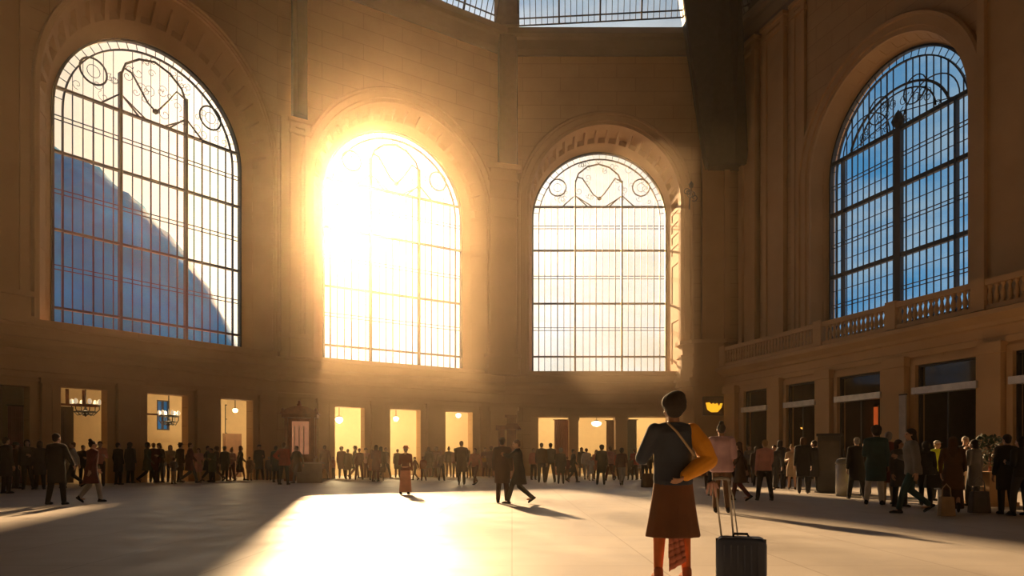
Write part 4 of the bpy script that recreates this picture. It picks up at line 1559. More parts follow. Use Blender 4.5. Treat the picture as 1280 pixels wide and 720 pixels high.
SKINS = {'l': (0.55, 0.33, 0.22), 'm': (0.38, 0.20, 0.12), 'd': (0.16, 0.08, 0.045)}
HAIRS = {'k': (0.022, 0.013, 0.010), 'b': (0.09, 0.04, 0.02), 'g': (0.30, 0.28, 0.26), 'y': (0.36, 0.22, 0.09), 'r': (0.18, 0.06, 0.02), 'w': (0.6, 0.55, 0.48)}
COLS = {
    'black': (0.018, 0.017, 0.018), 'charcoal': (0.045, 0.043, 0.045), 'grey': (0.18, 0.17, 0.17), 'pale_grey': (0.42, 0.40, 0.38),
    'navy': (0.022, 0.035, 0.075), 'brown': (0.12, 0.055, 0.025), 'dark_brown': (0.06, 0.03, 0.018), 'maroon': (0.13, 0.025, 0.02),
    'red': (0.50, 0.06, 0.03), 'rust': (0.33, 0.09, 0.03), 'pink': (0.62, 0.30, 0.27), 'lilac': (0.52, 0.33, 0.38), 'white': (0.70, 0.66, 0.60),
    'beige': (0.45, 0.33, 0.21), 'olive': (0.07, 0.075, 0.035), 'teal': (0.025, 0.075, 0.085), 'yellow': (0.70, 0.36, 0.03), 'neon': (0.62, 0.75, 0.03), 'salmon': (0.60, 0.24, 0.16), 'denim': (0.07, 0.11, 0.18),
}
def C_(n): return cloth('cloth_' + n, COLS[n])
def skin(n): return plain('skin_' + n, SKINS[n], 0.5, 0, 0.06, 8)
def hairm(n): return plain('hair_' + n, HAIRS[n], 0.9, 0, 0.25, 60, bump=0.3)
EYE = None
def zlim(F, px):
    s_ = F.s_of(px)
    if -0.3 <= s_ <= F.L + 0.3:
        return F.w(s_, 0).y
    return -1
def person(px, foot, head, yaw, P, top, bottom, hair, sk, label, shoes='black', hi=False, smin=.9, smax=1.12):
    Z = CAM_H * FPX / (foot - 575)
    lim = min([q for q in (zlim(F, px) for F in (F1, F2, F3, FS)) if q > 0])
    Z = min(Z, lim - .75)
    h = CAM_H + (575 - head) * Z / FPX
    s = h / 1.72
    if s > smax or s < smin:
        s2 = min(max(s, smin), smax)
        # keep the middle of the figure where the photo has it
        hh = (foot - head) / FPX
        Z = min(lim - .75, 0.5 * Z + 0.5 * (1.72 * s2 / hh))
        s = s2
    root = empty('person', (pxray(px) * Z, Z, 0), R(yaw))
    root.scale = (s, s, s)
    tag(root, label, 'person')
    part(root, 'body', body_mesh(P, hi=hi), skin(sk))
    names = {'jacket': 'jacket', 'coat': 'coat', 'puffer': 'puffer_jacket', 'shirt': 'shirt', 'dress': 'dress'}
    part(root, names[top[0]], top_mesh(P, top[0], hi), C_(top[1]))
    if bottom: part(root, bottom[0], bottom_mesh(P, bottom[0], hi), C_(bottom[1]))
    if hair:
        part(root, {'hat': 'hat', 'hood': 'hood', 'cap': 'cap'}.get(hair[0], 'hair'), hair_mesh(P, hair[0], hi), C_(hair[1]) if hair[1] in COLS else hairm(hair[1]))
        if hair[0] in ('hat', 'cap'):
            part(root, 'hair', hair_mesh(P, 'short', hi), hairm('b'))
    for m_ in shoe_meshes(P, hi):
        part(root, 'shoe', m_, C_(shoes))
    global EYE
    if EYE is None:
        mb = MB(); ell(mb, (0, 0, 0), (.0125, .009, .0085), None, 8, 6); EYE = mb.mesh('eye', None, True); EYE.materials.append(None)
    for s_ in (-1, 1):
        e = part(root, 'eye', EYE, plain('eye_dark', (0.03, 0.02, 0.015), 0.2))
        e.location = P.head @ V((s_ * .032, -.080, 1.592))
    return root

ST = make_pose('stand'); WD = make_pose('wide', 'down', 'fwd'); RX = make_pose('relax', 'hold', 'down', 3, 15)
W1 = make_pose('walk', 'back', 'fwd', 4); W2 = make_pose('walk2', 'fwd', 'back', 5, -12)
PH = make_pose('relax', 'hold', 'phone', 3, -10, 10); BG = make_pose('walk', 'bag', 'hold', 5, 10)
AK = make_pose('wide', 'akimbo', 'down', 0, 20); HG = make_pose('relax', 'hug', 'hug', 6, 20, 8); HG2 = make_pose('walk', 'hug', 'hug', 7, 15, 5); HB = make_pose('stand', 'hold', 'hold', 4, 0, 14)
T_ = 'trousers'; S_ = 'skirt'; LS = 'long_skirt'
PEOPLE = [
 # --- dark left edge
 (8, 617, 546, 160, ST, ('coat', 'black'), (T_, 'black'), ('short', 'k'), 'm', 'person in a black coat standing at the far left edge of the hall, back turned'),
 (34, 612, 549, 20, RX, ('jacket', 'charcoal'), (T_, 'black'), ('bob', 'k'), 'l', 'person in a charcoal jacket in front of the pink curtain at the left edge'),
 (71, 631, 541, 178, WD, ('coat', 'black'), (T_, 'black'), ('short', 'k'), 'l', 'tall person in a long black coat, largest figure at the dark left side'),
 (92, 610, 552, -60, W1, ('jacket', 'pale_grey'), (T_, 'charcoal'), ('short', 'b'), 'l', 'person in a pale grey jacket walking behind the tall black-coated figure at left'),
 (114, 628, 550, 150, W2, ('coat', 'maroon'), (T_, 'pale_grey'), ('bun', 'k'), 'l', 'person in a dark red coat with hair pinned up, striding below the leftmost chandelier'),
 (125, 608, 551, 30, HB, ('shirt', 'salmon'), (T_, 'dark_brown'), ('short', 'b'), 'l', 'person in a salmon shirt half hidden behind the dark red coat at left'),
 (163, 601, 552, 170, ST, ('coat', 'charcoal'), (T_, 'black'), ('hood', 'charcoal'), 'm', 'hooded person in a charcoal coat by the pillar left of the second tall doorway'),
 (184, 600, 550, 90, W1, ('coat', 'olive'), (T_, 'black'), ('afro', 'k'), 'd', 'person in a dark olive coat with full dark hair, left side of second tall doorway'),
 (200, 598, 550, -20, HB, ('jacket', 'dark_brown'), (T_, 'charcoal'), ('bob', 'b'), 'l', 'person with brown bob and dark brown jacket, middle of the second tall doorway'),
 (204, 603, 573, 60, W2, ('shirt', 'pale_grey'), (T_, 'pale_grey'), ('short', 'k'), 'l', 'small child in pale grey clothes below the second tall doorway'),
 (217, 605, 572, 170, HB, ('jacket', 'grey'), (T_, 'beige'), ('short', 'b'), 'l', 'small child in a grey jacket and beige trousers beside the dark red coat'),
 (225, 600, 549, 150, RX, ('coat', 'dark_brown'), (T_, 'dark_brown'), ('hat', 'dark_brown'), 'l', 'person in dark brown coat and wide hat, right side of second tall doorway'),
 (237, 604, 553, 110, W1, ('coat', 'maroon'), (T_, 'charcoal'), ('short', 'b'), 'l', 'person in dark red coat walking past the pilaster right of the second doorway'),
 (248, 596, 560, 10, ST, ('dress', 'pink'), None, ('bob', 'b'), 'l', 'distant person in a dusty pink dress between the second and third tall doorways'),
 (259, 599, 557, 100, W2, ('coat', 'black'), (T_, 'black'), ('short', 'k'), 'm', 'person in a black coat at the left of the third tall doorway'),
 (271, 602, 558, -90, W1, ('jacket', 'dark_brown'), (T_, 'dark_brown'), ('afro', 'b'), 'm', 'person in a dark brown jacket walking left before the third tall doorway'),
 (290, 597, 560, -10, PH, ('shirt', 'pink'), (T_, 'maroon'), ('bun', 'y'), 'l', 'person in a pink top with fair pinned-up hair in the third tall doorway'),
 (300, 600, 557, 120, W2, ('coat', 'dark_brown'), (S_, 'maroon'), ('bob', 'r'), 'l', 'person in brown coat and dark red skirt, right side of third tall doorway'),
 (312, 594, 563, 180, ST, ('coat', 'beige'), (T_, 'beige'), ('short', 'b'), 'l', 'distant person in a beige coat just right of the third tall doorway'),
 (324, 594, 556, 30, RX, ('coat', 'charcoal'), (T_, 'black'), ('hat', 'charcoal'), 'm', 'person in a charcoal coat and hat at the left of the wooden ticket kiosk'),
 (336, 593, 562, 200, ST, ('jacket', 'grey'), (T_, 'grey'), ('short', 'g'), 'l', 'grey-haired person in grey clothes beside the left edge of the ticket kiosk'),
 (355, 606, 553, 165, AK, ('puffer', 'red'), (T_, 'charcoal'), ('short', 'r'), 'l', 'person in a bulky red puffer jacket in front of the ticket kiosk'),
 (371, 604, 557, -30, W1, ('coat', 'dark_brown'), (T_, 'grey'), ('short', 'b'), 'l', 'person in dark brown coat passing the ticket kiosk beside the red puffer jacket'),
 (406, 599, 556, 175, WD, ('coat', 'maroon'), (T_, 'maroon'), ('short', 'k'), 'm', 'person in a dark maroon coat just right of the pale service counter'),
 (417, 594, 567, -40, HB, ('jacket', 'salmon'), (T_, 'brown'), ('short', 'b'), 'l', 'small figure in a salmon jacket right of the dark maroon coat by the counter'),
 (427, 594, 558, 20, RX, ('coat', 'maroon'), (T_, 'dark_brown'), ('afro', 'b'), 'm', 'full-haired person in a maroon coat in the doorway right of the kiosk'),
 (443, 595, 555, 110, W2, ('coat', 'dark_brown'), (T_, 'maroon'), ('hat', 'dark_brown'), 'l', 'person in brown hat and long coat walking right, first doorway beyond the kiosk'),
 (458, 597, 560, -15, HB, ('shirt', 'pink'), (T_, 'maroon'), ('hat', 'dark_brown'), 'l', 'person in dark hat and pale pink shirt, left of the middle sunlit doorway'),
 (470, 602, 556, 160, RX, ('coat', 'maroon'), (T_, 'maroon'), ('bob', 'b'), 'l', 'person with a brown bob and flared maroon coat left of the middle sunlit doorway'),
 (482, 598, 559, 60, W1, ('jacket', 'dark_brown'), (T_, 'dark_brown'), ('short', 'b'), 'm', 'person in a short dark brown jacket at the left edge of the middle sunlit doorway'),
 (497, 597, 561, 190, ST, ('coat', 'brown'), (T_, 'maroon'), ('short', 'b'), 'l', 'distant person in a brown coat behind the figure with the pale pink skirt'),
 (507, 619, 559, 172, RX, ('shirt', 'maroon'), (LS, 'salmon'), ('hat', 'rust'), 'l', 'person in maroon top and long salmon pink skirt alone on the sunlit floor'),
 (519, 597, 562, -100, W2, ('jacket', 'maroon'), (T_, 'brown'), ('short', 'r'), 'l', 'distant person in a maroon jacket just right of the long salmon skirt'),
 (536, 591, 554, 175, ST, ('coat', 'dark_brown'), (T_, 'maroon'), ('bob', 'b'), 'm', 'left one of two dark-coated people before the pilaster right of the middle sunlit doorway'),
 (545, 592, 555, 200, RX, ('coat', 'maroon'), (T_, 'dark_brown'), ('afro', 'k'), 'd', 'right one of two dark-coated people before the pilaster, with full dark hair'),
 (551, 601, 562, 20, PH, ('shirt', 'beige'), (T_, 'dark_brown'), ('short', 'y'), 'l', 'person in a beige shirt standing in front of the two dark-coated people'),
 (561, 593, 557, -170, ST, ('jacket', 'dark_brown'), (T_, 'brown'), ('bun', 'b'), 'l', 'person with pinned-up hair and brown jacket, doorway left of stepped-roof kiosk'),
 (577, 606, 549, 185, W2, ('coat', 'dark_brown'), (T_, 'dark_brown'), ('short', 'b'), 'm', 'broad person in a long dark brown coat walking away, left of the embracing couple'),
 (594, 606, 560, -25, W1, ('jacket', 'salmon'), (T_, 'maroon'), ('short', 'b'), 'l', 'person in a salmon jacket walking towards us just left of the yellow bag'),
 (606, 594, 557, 30, HB, ('coat', 'maroon'), (T_, 'maroon'), ('short', 'b'), 'l', 'person in a maroon coat clutching a yellow bag left of the embracing couple'),
 # --- embracing couple
 (628, 629, 546, 172, ST, ('coat', 'dark_brown'), (T_, 'dark_brown'), ('short', 'k'), 'm', 'left person of the embracing couple, long dark brown coat seen from behind'),
 (649, 630, 549, -105, HG2, ('coat', 'black'), (T_, 'black'), ('short', 'b'), 'l', 'right person of the embracing couple, black coat, arms around the partner'),
 # --- middle right
 (677, 602, 549, 175, ST, ('jacket', 'dark_brown'), (T_, 'charcoal'), ('short', 'k'), 'm', 'slim person in a brown jacket at the left of the red curtain doorway'),
 (688, 603, 553, 190, WD, ('jacket', 'charcoal'), (T_, 'dark_brown'), ('short', 'b'), 'l', 'person in a charcoal jacket with feet apart in front of the red curtain'),
 (701, 605, 560, 178, ST, ('coat', 'charcoal'), (T_, 'charcoal'), ('afro', 'g'), 'l', 'person with grey hair and a charcoal coat at the left square column'),
 (716, 603, 561, 100, W2, ('coat', 'black'), (T_, 'black'), ('short', 'k'), 'm', 'person in a black coat leaning forward in front of the left square column'),
 (727, 596, 559, -20, RX, ('coat', 'dark_brown'), (T_, 'brown'), ('bob', 'k'), 'm', 'person with black bob and brown coat at the left of the bowl lamp doorway'),
 (739, 598, 563, 10, ST, ('dress', 'white'), None, ('bob', 'y'), 'l', 'distant person in a white dress below the flattened bowl lamp'),
 (752, 606, 556, 180, RX, ('coat', 'black'), (T_, 'charcoal'), ('afro', 'k'), 'd', 'person with large black hair and a black coat in the doorway with the bowl lamp'),
 (763, 601, 558, -160, W1, ('jacket', 'pink'), (T_, 'maroon'), ('short', 'b'), 'l', 'person in a pink jacket beside the large black hair, at the right square column'),
 (777, 607, 560, 160, BG, ('jacket', 'maroon'), (T_, 'pale_grey'), ('afro', 'k'), 'm', 'person with round black hair, maroon jacket and pale trousers by the right square column'),
 (788, 597, 563, -30, W2, ('coat', 'brown'), (T_, 'dark_brown'), ('short', 'b'), 'l', 'person in a brown coat at the dark slate curtain'),
 (799, 596, 562, 170, ST, ('shirt', 'white'), (T_, 'beige'), ('short', 'y'), 'l', 'distant person in a white shirt before the yellow doorway'),
 (811, 597, 554, 140, RX, ('coat', 'dark_brown'), (T_, 'black'), ('hat', 'dark_brown'), 'l', 'person in dark hat beside the left elbow of the woman with the suitcase'),
 # --- right group
 (884, 613, 553, 150, W1, ('coat', 'maroon'), (T_, 'dark_brown'), ('short', 'b'), 'm', 'person in a maroon coat partly hidden behind the large mustard yellow sleeve'),
 (902, 641, 529, 170, HB, ('puffer', 'lilac'), (T_, 'brown'), ('bun', 'k'), 'm', 'person in lilac pink puffer jacket with black high bun behind the suitcase handle'),
 (925, 626, 552, -110, W2, ('coat', 'dark_brown'), (T_, 'maroon'), ('long', 'b'), 'l', 'person with long brown hair walking, between the lilac jacket and the pink jacket'),
 (936, 604, 556, 20, RX, ('jacket', 'grey'), (T_, 'charcoal'), ('short', 'b'), 'l', 'distant person in a grey jacket in front of the first shop window from the corner'),
 (956, 626, 549, 178, WD, ('jacket', 'pink'), (T_, 'black'), ('short', 'y'), 'l', 'fair-haired person in pink jacket and black trousers, back turned, by first shop windows'),
 (975, 611, 550, 120, RX, ('coat', 'black'), (T_, 'black'), ('bob', 'k'), 'l', 'person in a black coat just right of the pink jacket and black trousers'),
 (990, 612, 556, -20, HB, ('dress', 'beige'), None, ('bun', 'y'), 'l', 'person in a beige dress in front of the second shop window'),
 (1004, 617, 546, 165, ST, ('coat', 'black'), (T_, 'charcoal'), ('bob', 'b'), 'l', 'person in a long black coat before the right side of the second shop window'),
 (1018, 616, 550, 190, RX, ('coat', 'charcoal'), (T_, 'black'), ('short', 'k'), 'm', 'person in a charcoal coat just left of the dark upright cabinet'),
 (1071, 624, 546, 170, WD, ('coat', 'black'), (T_, 'black'), ('short', 'g'), 'l', 'grey-haired person in a black coat just right of the pale litter bin'),
 (1082, 619, 553, -30, HB, ('jacket', 'teal'), (T_, 'charcoal'), ('short', 'y'), 'l', 'fair-haired person in a dark teal jacket below the orange panel'),
 (1095, 631, 531, 160, RX, ('coat', 'teal'), (T_, 'white'), ('afro', 'k'), 'm', 'person with large black hair, dark teal coat and white trousers at the shop fronts'),
 (1110, 631, 539, 175, ST, ('coat', 'maroon'), (T_, 'beige'), ('short', 'g'), 'l', 'grey-haired person in maroon coat and beige trousers by the pillar with pale board'),
 (1141, 642, 535, -105, BG, ('puffer', 'grey'), (T_, 'teal'), ('long', 'k'), 'l', 'person with long black hair and bulky grey jacket striding left by the shops'),
 (1172, 626, 550, 10, ST, ('jacket', 'neon'), (T_, 'black'), ('cap', 'white'), 'l', 'person in a neon yellow jacket and white cap in the widest shop window'),
 (1191, 641, 545, 150, W1, ('coat', 'brown'), (LS, 'dark_brown'), ('long', 'b'), 'l', 'person in a brown coat and long dark skirt beside the neon yellow jacket'),
 (1206, 628, 545, -10, PH, ('jacket', 'charcoal'), (T_, 'black'), ('short', 'w'), 'l', 'white-haired person in a charcoal jacket with a hand to the ear, widest shop window'),
 (1258, 643, 542, 175, ST, ('coat', 'black'), (T_, 'black'), ('short', 'k'), 'm', 'person in a long black coat seen from behind, right of the stone planter'),
 (1277, 645, 545, 190, RX, ('jacket', 'black'), (T_, 'charcoal'), ('bob', 'k'), 'l', 'person in a black jacket cut by the right edge of the picture'),
]
# second rank of the crowd, in the gaps between the people above
PEOPLE2 = [
 (148, 606, 553, 160, ST, ('coat', 'black'), (T_, 'black'), ('short', 'k'), 'm', 'person in a black coat against the wide pier right of the leftmost doorway'),
 (104, 607, 556, 20, RX, ('jacket', 'charcoal'), (T_, 'black'), ('short', 'b'), 'l', 'person in a charcoal jacket behind the striding dark red coat'),
 (192, 603, 553, 200, ST, ('coat', 'maroon'), (T_, 'dark_brown'), ('short', 'r'), 'l', 'person in a maroon coat behind the small pale child'),
 (213, 602, 556, 10, RX, ('jacket', 'beige'), (T_, 'brown'), ('bob', 'b'), 'l', 'person in a beige jacket between the two small children'),
 (265, 603, 560, -20, HB, ('coat', 'olive'), (T_, 'black'), ('short', 'k'), 'm', 'person in an olive coat between the black coat and the brown jacket, third doorway'),
 (281, 601, 558, 170, ST, ('coat', 'charcoal'), (T_, 'black'), ('hat', 'charcoal'), 'l', 'person in a charcoal coat and hat in the third tall doorway'),
 (345, 603, 557, 175, ST, ('coat', 'charcoal'), (T_, 'charcoal'), ('short', 'k'), 'm', 'person in a charcoal coat at the left side of the bulky red jacket'),
 (435, 599, 561, 170, ST, ('coat', 'brown'), (T_, 'brown'), ('short', 'k'), 'm', 'person in a brown coat between the full-haired and hatted figures beyond the kiosk'),
 (449, 600, 560, -160, WD, ('jacket', 'maroon'), (T_, 'maroon'), ('short', 'b'), 'l', 'person in a maroon jacket just left of the pale pink shirt'),
 (465, 600, 562, 30, RX, ('coat', 'rust'), (T_, 'brown'), ('bob', 'r'), 'l', 'person in a rust coat behind the flared maroon coat'),
 (476, 601, 558, 190, ST, ('coat', 'dark_brown'), (S_, 'brown'), ('bob', 'k'), 'm', 'person in a dark brown coat and skirt just right of the flared maroon coat'),
 (529, 598, 563, 20, RX, ('jacket', 'rust'), (T_, 'maroon'), ('short', 'b'), 'l', 'person in a rust jacket at the left of the two dark-coated people'),
 (569, 597, 560, 160, ST, ('jacket', 'maroon'), (T_, 'dark_brown'), ('short', 'k'), 'm', 'person in a maroon jacket just left of the broad long brown coat'),
 (586, 598, 562, -30, HB, ('shirt', 'beige'), (T_, 'brown'), ('bob', 'y'), 'l', 'fair-haired person in a beige shirt between the broad brown coat and the salmon jacket'),
 (614, 597, 558, 175, ST, ('coat', 'maroon'), (T_, 'maroon'), ('hat', 'maroon'), 'l', 'person in a maroon coat and hat at the left edge of the embracing couple'),
 (640, 598, 556, 10, RX, ('coat', 'brown'), (T_, 'dark_brown'), ('short', 'b'), 'l', 'person in a brown coat seen between the two embracing people'),
 (667, 600, 560, 20, ST, ('jacket', 'salmon'), (T_, 'dark_brown'), ('short', 'y'), 'l', 'person in a salmon jacket just right of the embracing couple'),
 (709, 598, 564, 190, ST, ('jacket', 'maroon'), (T_, 'brown'), ('short', 'b'), 'l', 'small maroon-jacketed figure between the grey-haired and the leaning black coats'),
 (733, 600, 560, 170, W1, ('jacket', 'white'), (T_, 'pale_grey'), ('short', 'b'), 'l', 'person in a white jacket and pale trousers left of the white dress'),
 (745, 599, 562, 20, HB, ('coat', 'salmon'), (T_, 'brown'), ('bob', 'b'), 'l', 'person in a salmon coat between the white dress and the large black hair'),
 (769, 600, 562, 0, RX, ('shirt', 'red'), (T_, 'dark_brown'), ('short', 'k'), 'm', 'person in a red shirt between the pink jacket and the round black hair'),
 (793, 600, 561, -170, ST, ('jacket', 'red'), (T_, 'dark_brown'), ('short', 'b'), 'l', 'person in a red jacket at the left of the white shirt'),
 (805, 601, 560, 40, PH, ('jacket', 'white'), (T_, 'charcoal'), ('bob', 'k'), 'm', 'person in a white jacket and charcoal trousers just behind the brown case'),
 (892, 620, 556, -150, ST, ('coat', 'charcoal'), (T_, 'black'), ('short', 'k'), 'm', 'person in a charcoal coat between the yellow sleeve and the lilac jacket'),
 (914, 614, 555, 30, RX, ('shirt', 'salmon'), (T_, 'dark_brown'), ('short', 'b'), 'l', 'person in a salmon shirt behind the right shoulder of the lilac jacket'),
 (946, 608, 558, 160, ST, ('coat', 'dark_brown'), (T_, 'black'), ('hood', 'dark_brown'), 'm', 'hooded person in a dark brown coat behind the left arm of the pink jacket'),
 (968, 612, 556, -40, W1, ('jacket', 'charcoal'), (T_, 'charcoal'), ('short', 'k'), 'm', 'person in a charcoal jacket between the pink jacket and the black bobbed hair'),
 (984, 610, 560, 170, ST, ('jacket', 'maroon'), (T_, 'black'), ('short', 'b'), 'l', 'person in a maroon jacket just left of the beige dress'),
 (1123, 634, 549, 20, RX, ('coat', 'charcoal'), (T_, 'black'), ('bob', 'k'), 'm', 'person in a charcoal coat between the maroon brown coat and the bulky grey jacket'),
 (1157, 632, 552, 170, ST, ('coat', 'black'), (T_, 'black'), ('hood', 'black'), 'm', 'hooded person in black between the bulky grey jacket and the neon jacket'),
 (1218, 633, 549, 200, RX, ('coat', 'grey'), (T_, 'charcoal'), ('bob', 'k'), 'm', 'person in a grey coat at the left of the stone planter'),
 (1046, 616, 551, 150, ST, ('jacket', 'charcoal'), (T_, 'black'), ('short', 'b'), 'l', 'person in a charcoal jacket partly behind the pale litter bin'),
 (20, 611, 553, 150, ST, ('jacket', 'dark_brown'), (T_, 'black'), ('hat', 'charcoal'), 'm', 'person in a dark hat just right of the black coat at far left'),
 (50, 612, 551, 200, ST, ('coat', 'charcoal'), (T_, 'black'), ('bob', 'k'), 'm', 'person in a charcoal coat just left of the largest black coat at left'),
]
PEOPLE += PEOPLE2
for row in PEOPLE:
    px, foot, head, yaw, P, top, bottom, hair, sk, label = row
    child = foot - head < 36
    person(px, foot, head, yaw, P, top, bottom, hair, sk, label, smin=.55 if child else .9, smax=.75 if child else 1.13)

# ---- bags on the floor or in hands
def bag(px, foot, z, w_, h_, d_, mat, label, name='handbag', rz=0.0, strap=True):
    p = solid_at(px, foot)
    root = empty(name, (p.x, p.y, z), rz); tag(root, label, 'bag')
    mb = MB(); hw = w_ / 2
    mb.prism([(-hw, -d_ / 2), (hw, -d_ / 2), (hw, d_ / 2), (-hw, d_ / 2)], 0, h_ * .9, [(-hw * .85, -d_ * .35), (hw * .85, -d_ * .35), (hw * .85, d_ * .35), (-hw * .85, d_ * .35)])
    o = mb.build('bag_body', mat, root)
    bv = o.modifiers.new('b', 'BEVEL'); bv.width = .02; bv.segments = 2
    if strap:
        MB().tube([(-hw * .6, 0, h_ * .88), (-hw * .5, 0, h_ * 1.3), (0, 0, h_ * 1.5), (hw * .5, 0, h_ * 1.3), (hw * .6, 0, h_ * .88)], .012, 6).build('strap', mat, root, True)
bag(604.5, 596.5, .98, .34, .26, .14, C_('yellow'), 'yellow bag held at waist height left of the embracing couple')
bag(1166, 641, .52, .34, .30, .14, C_('black'), 'black handbag carried beside the grey jacket at the right-hand shops')
bag(1183, 645, 0.0, .30, .42, .16, C_('beige'), 'beige cloth bag standing on the floor left of the long dark skirt')
bag(809.5, 609, 0.0, .52, .62, .30, C_('brown'), 'brown case standing on the floor at the left elbow of the woman with the suitcase', 'travel_case')
bag(1224, 641, 0.0, .40, .50, .2, C_('grey'), 'grey bag on the floor in front of the bench at the right', 'travel_bag')

# ================================================================== WOMAN WITH THE SUITCASE
ARMS['lead_back'] = ((.13, .06, -.26), (-.10, .17, -.40))
ARMS['hold_front'] = ((.10, -.06, -.25), (-.02, -.24, -.18))
LEGS['front'] = (((.03, -.02, -.43), (.055, .02, -.82)), ((-.02, -.01, -.43), (-.03, .03, -.82)))
# she faces away: her right side (-x) is on the right of the picture
FG = make_pose('front', 'hold_front', 'lead_back', -1, 8, 4, 0)
Zw = 6.52
root = empty('person', (pxray(841) * Zw, Zw, 0), R(184))
tag(root, 'woman seen from behind in navy jacket with one mustard sleeve and brown skirt', 'person')
root.scale = (.985,) * 3
part(root, 'body', body_mesh(FG, hi=True), skin('m'))
mb = MB()
g = 1.16
loft(mb, [(0, .015, .885, .178, .132), (0, .012, .93, .180, .134)])
loft(mb, [(0, .01, .90, .176, .130)] + [(x, y, z, max(rx, .158) * 1.12 if z < 1.4 else rx * 1.16, max(ry, .105) * g if z < 1.4 else ry * g) for x, y, z, rx, ry in TORSO if .92 < z < 1.44], FG.up)
sh, el, wr = FG.arms[0]
cap(mb, sh, el, .072, .064); cap(mb, el, el + (wr - el) * .9, .062, .048)
for i in (1, -1):
    cap(mb, FG.up @ V((.05 * i, .015, 1.405)), FG.up @ V((.165 * i, .015, 1.375)), .066, .066)
loft(mb, [(0, .018, 1.39, .085, .082), (0, .018, 1.462, .070, .070)], FG.up)
part(root, 'jacket', remesh(mb, .0075, 5, None, 'jacket'), cloth('cloth_slate_navy', (0.030, 0.042, 0.075)))
mb = MB()
sh, el, wr = FG.arms[1]
cap(mb, sh + V((0, 0, .0)), sh + (el - sh) * .5 + V((-.012, .02, 0)), .074, .084)
cap(mb, sh + (el - sh) * .5 + V((-.012, .02, 0)), el + V((0, .01, -.01)), .084, .082)
cap(mb, el + V((0, .01, -.01)), el + (wr - el) * .55, .084, .078)
cap(mb, el + (wr - el) * .55, wr + V((.01, .01, 0)), .078, .056)
me = remesh(mb, .0075, 5, None, 'sleeve')
part(root, 'sleeve', me, cloth('cloth_mustard', (0.72, 0.30, 0.015)), 'padded mustard yellow sleeve')
mb = MB()
loft(mb, [(0, .01, .415, .250, .185), (0, .01, .425, .252, .187), (0, .01, .60, .222, .165), (0, .01, .78, .195, .148), (0, .01, .90, .180, .132), (0, .01, .96, .165, .12)], None, 48)
sk_ = mb
# soft box pleats
nv = []
for (x, y, z) in sk_.v:
    a = math.atan2(y, x); t = max(0, (.9 - z) / .5)
    q = 1 + .03 * t * math.cos(a * 12)
    nv.append((x * q, y * q, z))
sk_.v = nv
part(root, 'skirt', remesh(sk_, .008, 2, None, 'skirt'), cloth('cloth_chestnut', (0.14, 0.05, 0.018)))
mb = MB()
for h, kn, an in FG.legs:
    cap(mb, h, kn, .088, .058); cap(mb, kn, an + V((0, 0, .02)), .060, .041)
    cap(mb, kn + (an - kn) * .12 + V((0, .014, 0)), kn + (an - kn) * .5 + V((0, .012, 0)), .055, .046)
part(root, 'tights', remesh(mb, .008, 3, None, 'tights'), cloth('cloth_orange', (0.50, 0.13, 0.03)))
part(root, 'hair', hair_mesh(FG, 'round', True), hairm('k'))
for m_ in shoe_meshes(FG, True):
    part(root, 'shoe', m_, C_('rust'))
for s_ in (-1, 1):
    e = part(root, 'eye', EYE, plain('eye_dark', (0.03, 0.02, 0.015), 0.2)); e.location = FG.head @ V((s_ * .032, -.080, 1.592))
# crossbody strap over the back
pts = []
for i in range(15):
    t = i / 14
    x = .075 - .235 * t
    z = 1.455 - .30 * t
    yb = .150 if z < 1.38 else .150 - (z - 1.38) * .85
    yb *= (1 - .18 * (x / .17) ** 2)
    pts.append(FG.up @ V((x, yb, z)))
mb = MB(); mb.tube(pts, .011, 6)
mb.build('bag_strap', C_('beige'), root, True)
# loose end of a salmon scarf hanging from under the skirt
mb = MB()
n = 12
rows = []
for j in range(9):
    t = j / 8
    z = .60 - .40 * t
    ww = .050 + .030 * t
    rows.append([(0.02 - .03 * t + ww * (2 * i / n - 1), .115 + .012 * math.sin(i * 1.4 + j * .3), z - .09 * (i / n) * t) for i in range(n + 1)])
for a, b in zip(rows[:-1], rows[1:]): mb.strip(a, b)
o = mb.build('scarf', cloth('cloth_coral', (0.62, 0.20, 0.12)), root, True)
o['label'] = 'coral cloth hanging between the legs'
sf = o.modifiers.new('s', 'SOLIDIFY'); sf.thickness = .006

# suitcase
Zs = 5.85
root = empty('suitcase', (pxray(926) * Zs, Zs, 0), R(-16))
tag(root, 'navy blue hard-shell suitcase with a tall extended pull handle beside the woman', 'suitcase')
NV = plain('navy_shell', (0.055, 0.075, 0.14), 0.42, 0.0, 0.1)
def rbox(mb, x0, x1, y0, y1, z0, z1, r, n=5):
    pl = []
    for cx_, cz_, a0 in ((x1 - r, z1 - r, 0), (x0 + r, z1 - r, 90), (x0 + r, z0 + r, 180), (x1 - r, z0 + r, 270)):
        for k in range(n + 1):
            a = R(a0 + 90 * k / n)
            pl.append((cx_ + r * math.cos(a), cz_ + r * math.sin(a)))
    m_ = len(pl)
    cxm, czm = (x0 + x1) / 2, (z0 + z1) / 2
    e = .022
    lay = []
    for y, f in ((y0, 1 - .09), (y0 + e * .4, 1 - .03), (y0 + e, 1), (y1 - e, 1), (y1 - e * .4, 1 - .03), (y1, 1 - .09)):
        lay.append([(cxm + (x - cxm) * f, y, czm + (z - czm) * f) for x, z in pl])
    o_ = len(mb.v)
    vs = [p for l_ in lay for p in l_]
    fs = [(i * m_ + k, i * m_ + (k + 1) % m_, (i + 1) * m_ + (k + 1) % m_, (i + 1) * m_ + k) for i in range(len(lay) - 1) for k in range(m_)]
    fs += [tuple(range(m_)), tuple((len(lay) - 1) * m_ + k for k in range(m_))[::-1]]
    mb.add(vs, fs)
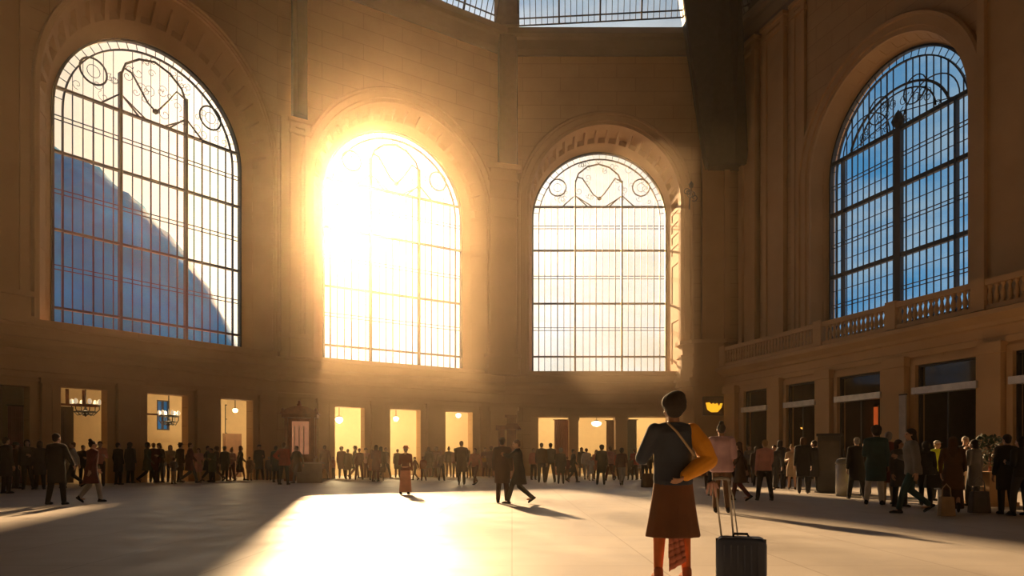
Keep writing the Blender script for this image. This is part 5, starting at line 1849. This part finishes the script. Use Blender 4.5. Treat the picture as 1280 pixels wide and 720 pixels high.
mb = MB(); rbox(mb, -.195, .195, -.115, .0, .055, .475, .06); rbox(mb, -.195, .195, .004, .115, .055, .475, .06)
shell = mb.build('shell', NV, root, True); shell.data.set_sharp_from_angle(angle=R(40))
mb = MB()
for i in range(6):
    x = -.13 + .052 * i
    mb.box(x - .006, x + .006, -.123, -.112, .11, .42)
mb.build('ribs', NV, shell)
mb = MB(); mb.box(-.196, .196, -.003, .007, .07, .46)
mb.build('zip_band', IRON, root)
for sx in (-1, 1):
    for sy in (-1, 1):
        wl = MB()
        M_ = Matrix.Translation((sx * .155, sy * .08, .028)) @ Matrix.Rotation(R(90), 4, 'Y')
        t_ = MB().lathe([(.012, -.018), (.027, -.014), (.027, .014), (.012, .018)], n=16)
        wl.add([M_ @ V(p) for p in t_.v], t_.f)
        wl.box(sx * .155 - .022, sx * .155 + .022, sy * .08 - .02, sy * .08 + .02, .04, .075)
        wl.build('wheel', IRON, root)
hd = MB()
for x, dx in ((-.150, -.055), (-.055, -.040)):
    hd.tube([(x, .075, .46), (x + dx, .075, .93)], .0085, 8)
rods = hd.build('pull_rods', METALW, root, True)
hd = MB(); hd.tube([(-.212, .075, .925), (-.205, .075, .945), (-.15, .075, .95), (-.10, .075, .945), (-.093, .075, .925)], .016, 10)
grip = hd.build('grip', GREYP, rods, True)
hd = MB(); hd.tube([(-.02, .075, .46), (-.06, .075, .80), (-.10, .075, .93)], .006, 8)
hd.build('rear_rod', METALW, root, True)
hd = MB(); hd.tube([(-.06, 0, .475), (-.05, 0, .5), (.05, 0, .5), (.06, 0, .475)], .011, 8)
hd.build('carry_handle', IRON, shell, True)
tg = MB(); rnd = random.Random(3)
for i in range(7):
    a = i * .9
    tg.tube([(-.215, .055, .92), (-.225 + .03 * math.cos(a), .04 + .015 * math.sin(a), .90), (-.225 + .05 * math.cos(a), .035, .865 - .012 * i)], [.012, .014, .006], 6)
tg.build('ribbon', plain('red_white_ribbon', (0.62, 0.36, 0.32), 0.8), root, True)['label'] = 'red and pale ribbon knotted on the grip'
# ================================================================== HAZE in the hall air
mb = MB()
hp = [F1.w(0.3, -0.6), F1.w(F1.L, -0.6), F2.w(F2.L - 0.4, -0.9), F3.w(12.0, -0.9), FS.w(0.5, -1.2), FS.w(FS.L - 0.8, -1.2)]
mb.prism([(p.x, p.y) for p in hp] + [(20.8, -19.5), (-22.6, -19.5)], 0.02, 28.8)
m, nt, out = new_mat('sunlit_haze')
vs = N(nt, 'ShaderNodeVolumeScatter', Density=HAZE_DENSITY, Anisotropy=HAZE_G)
vs.inputs['Color'].default_value = (1.0, 0.80, 0.55, 1)
L(nt, vs, 0, out, 'Volume')
hz = mb.build('haze', m)
tag(hz, 'thin warm haze hanging in the air of the hall', 'haze', kind='stuff')

mb = MB()
mb.prism([(-12.2, 40.4), (-1.0, 47.8), (11.2, 47.9), (11.2, 43), (-4, 38), (-10, 35)], 0.03, 21.0)
m, nt, out = new_mat('added_glow_haze')  # second haze volume, added to brighten the middle of the back walls
vs = N(nt, 'ShaderNodeVolumeScatter', Density=HAZE2_DENSITY, Anisotropy=0.45)
vs.inputs['Color'].default_value = (1.0, 0.80, 0.55, 1)
L(nt, vs, 0, out, 'Volume')
hz = mb.build('added_haze', m)
tag(hz, 'denser haze added to brighten the walls around the two bright middle windows', 'haze', kind='stuff')
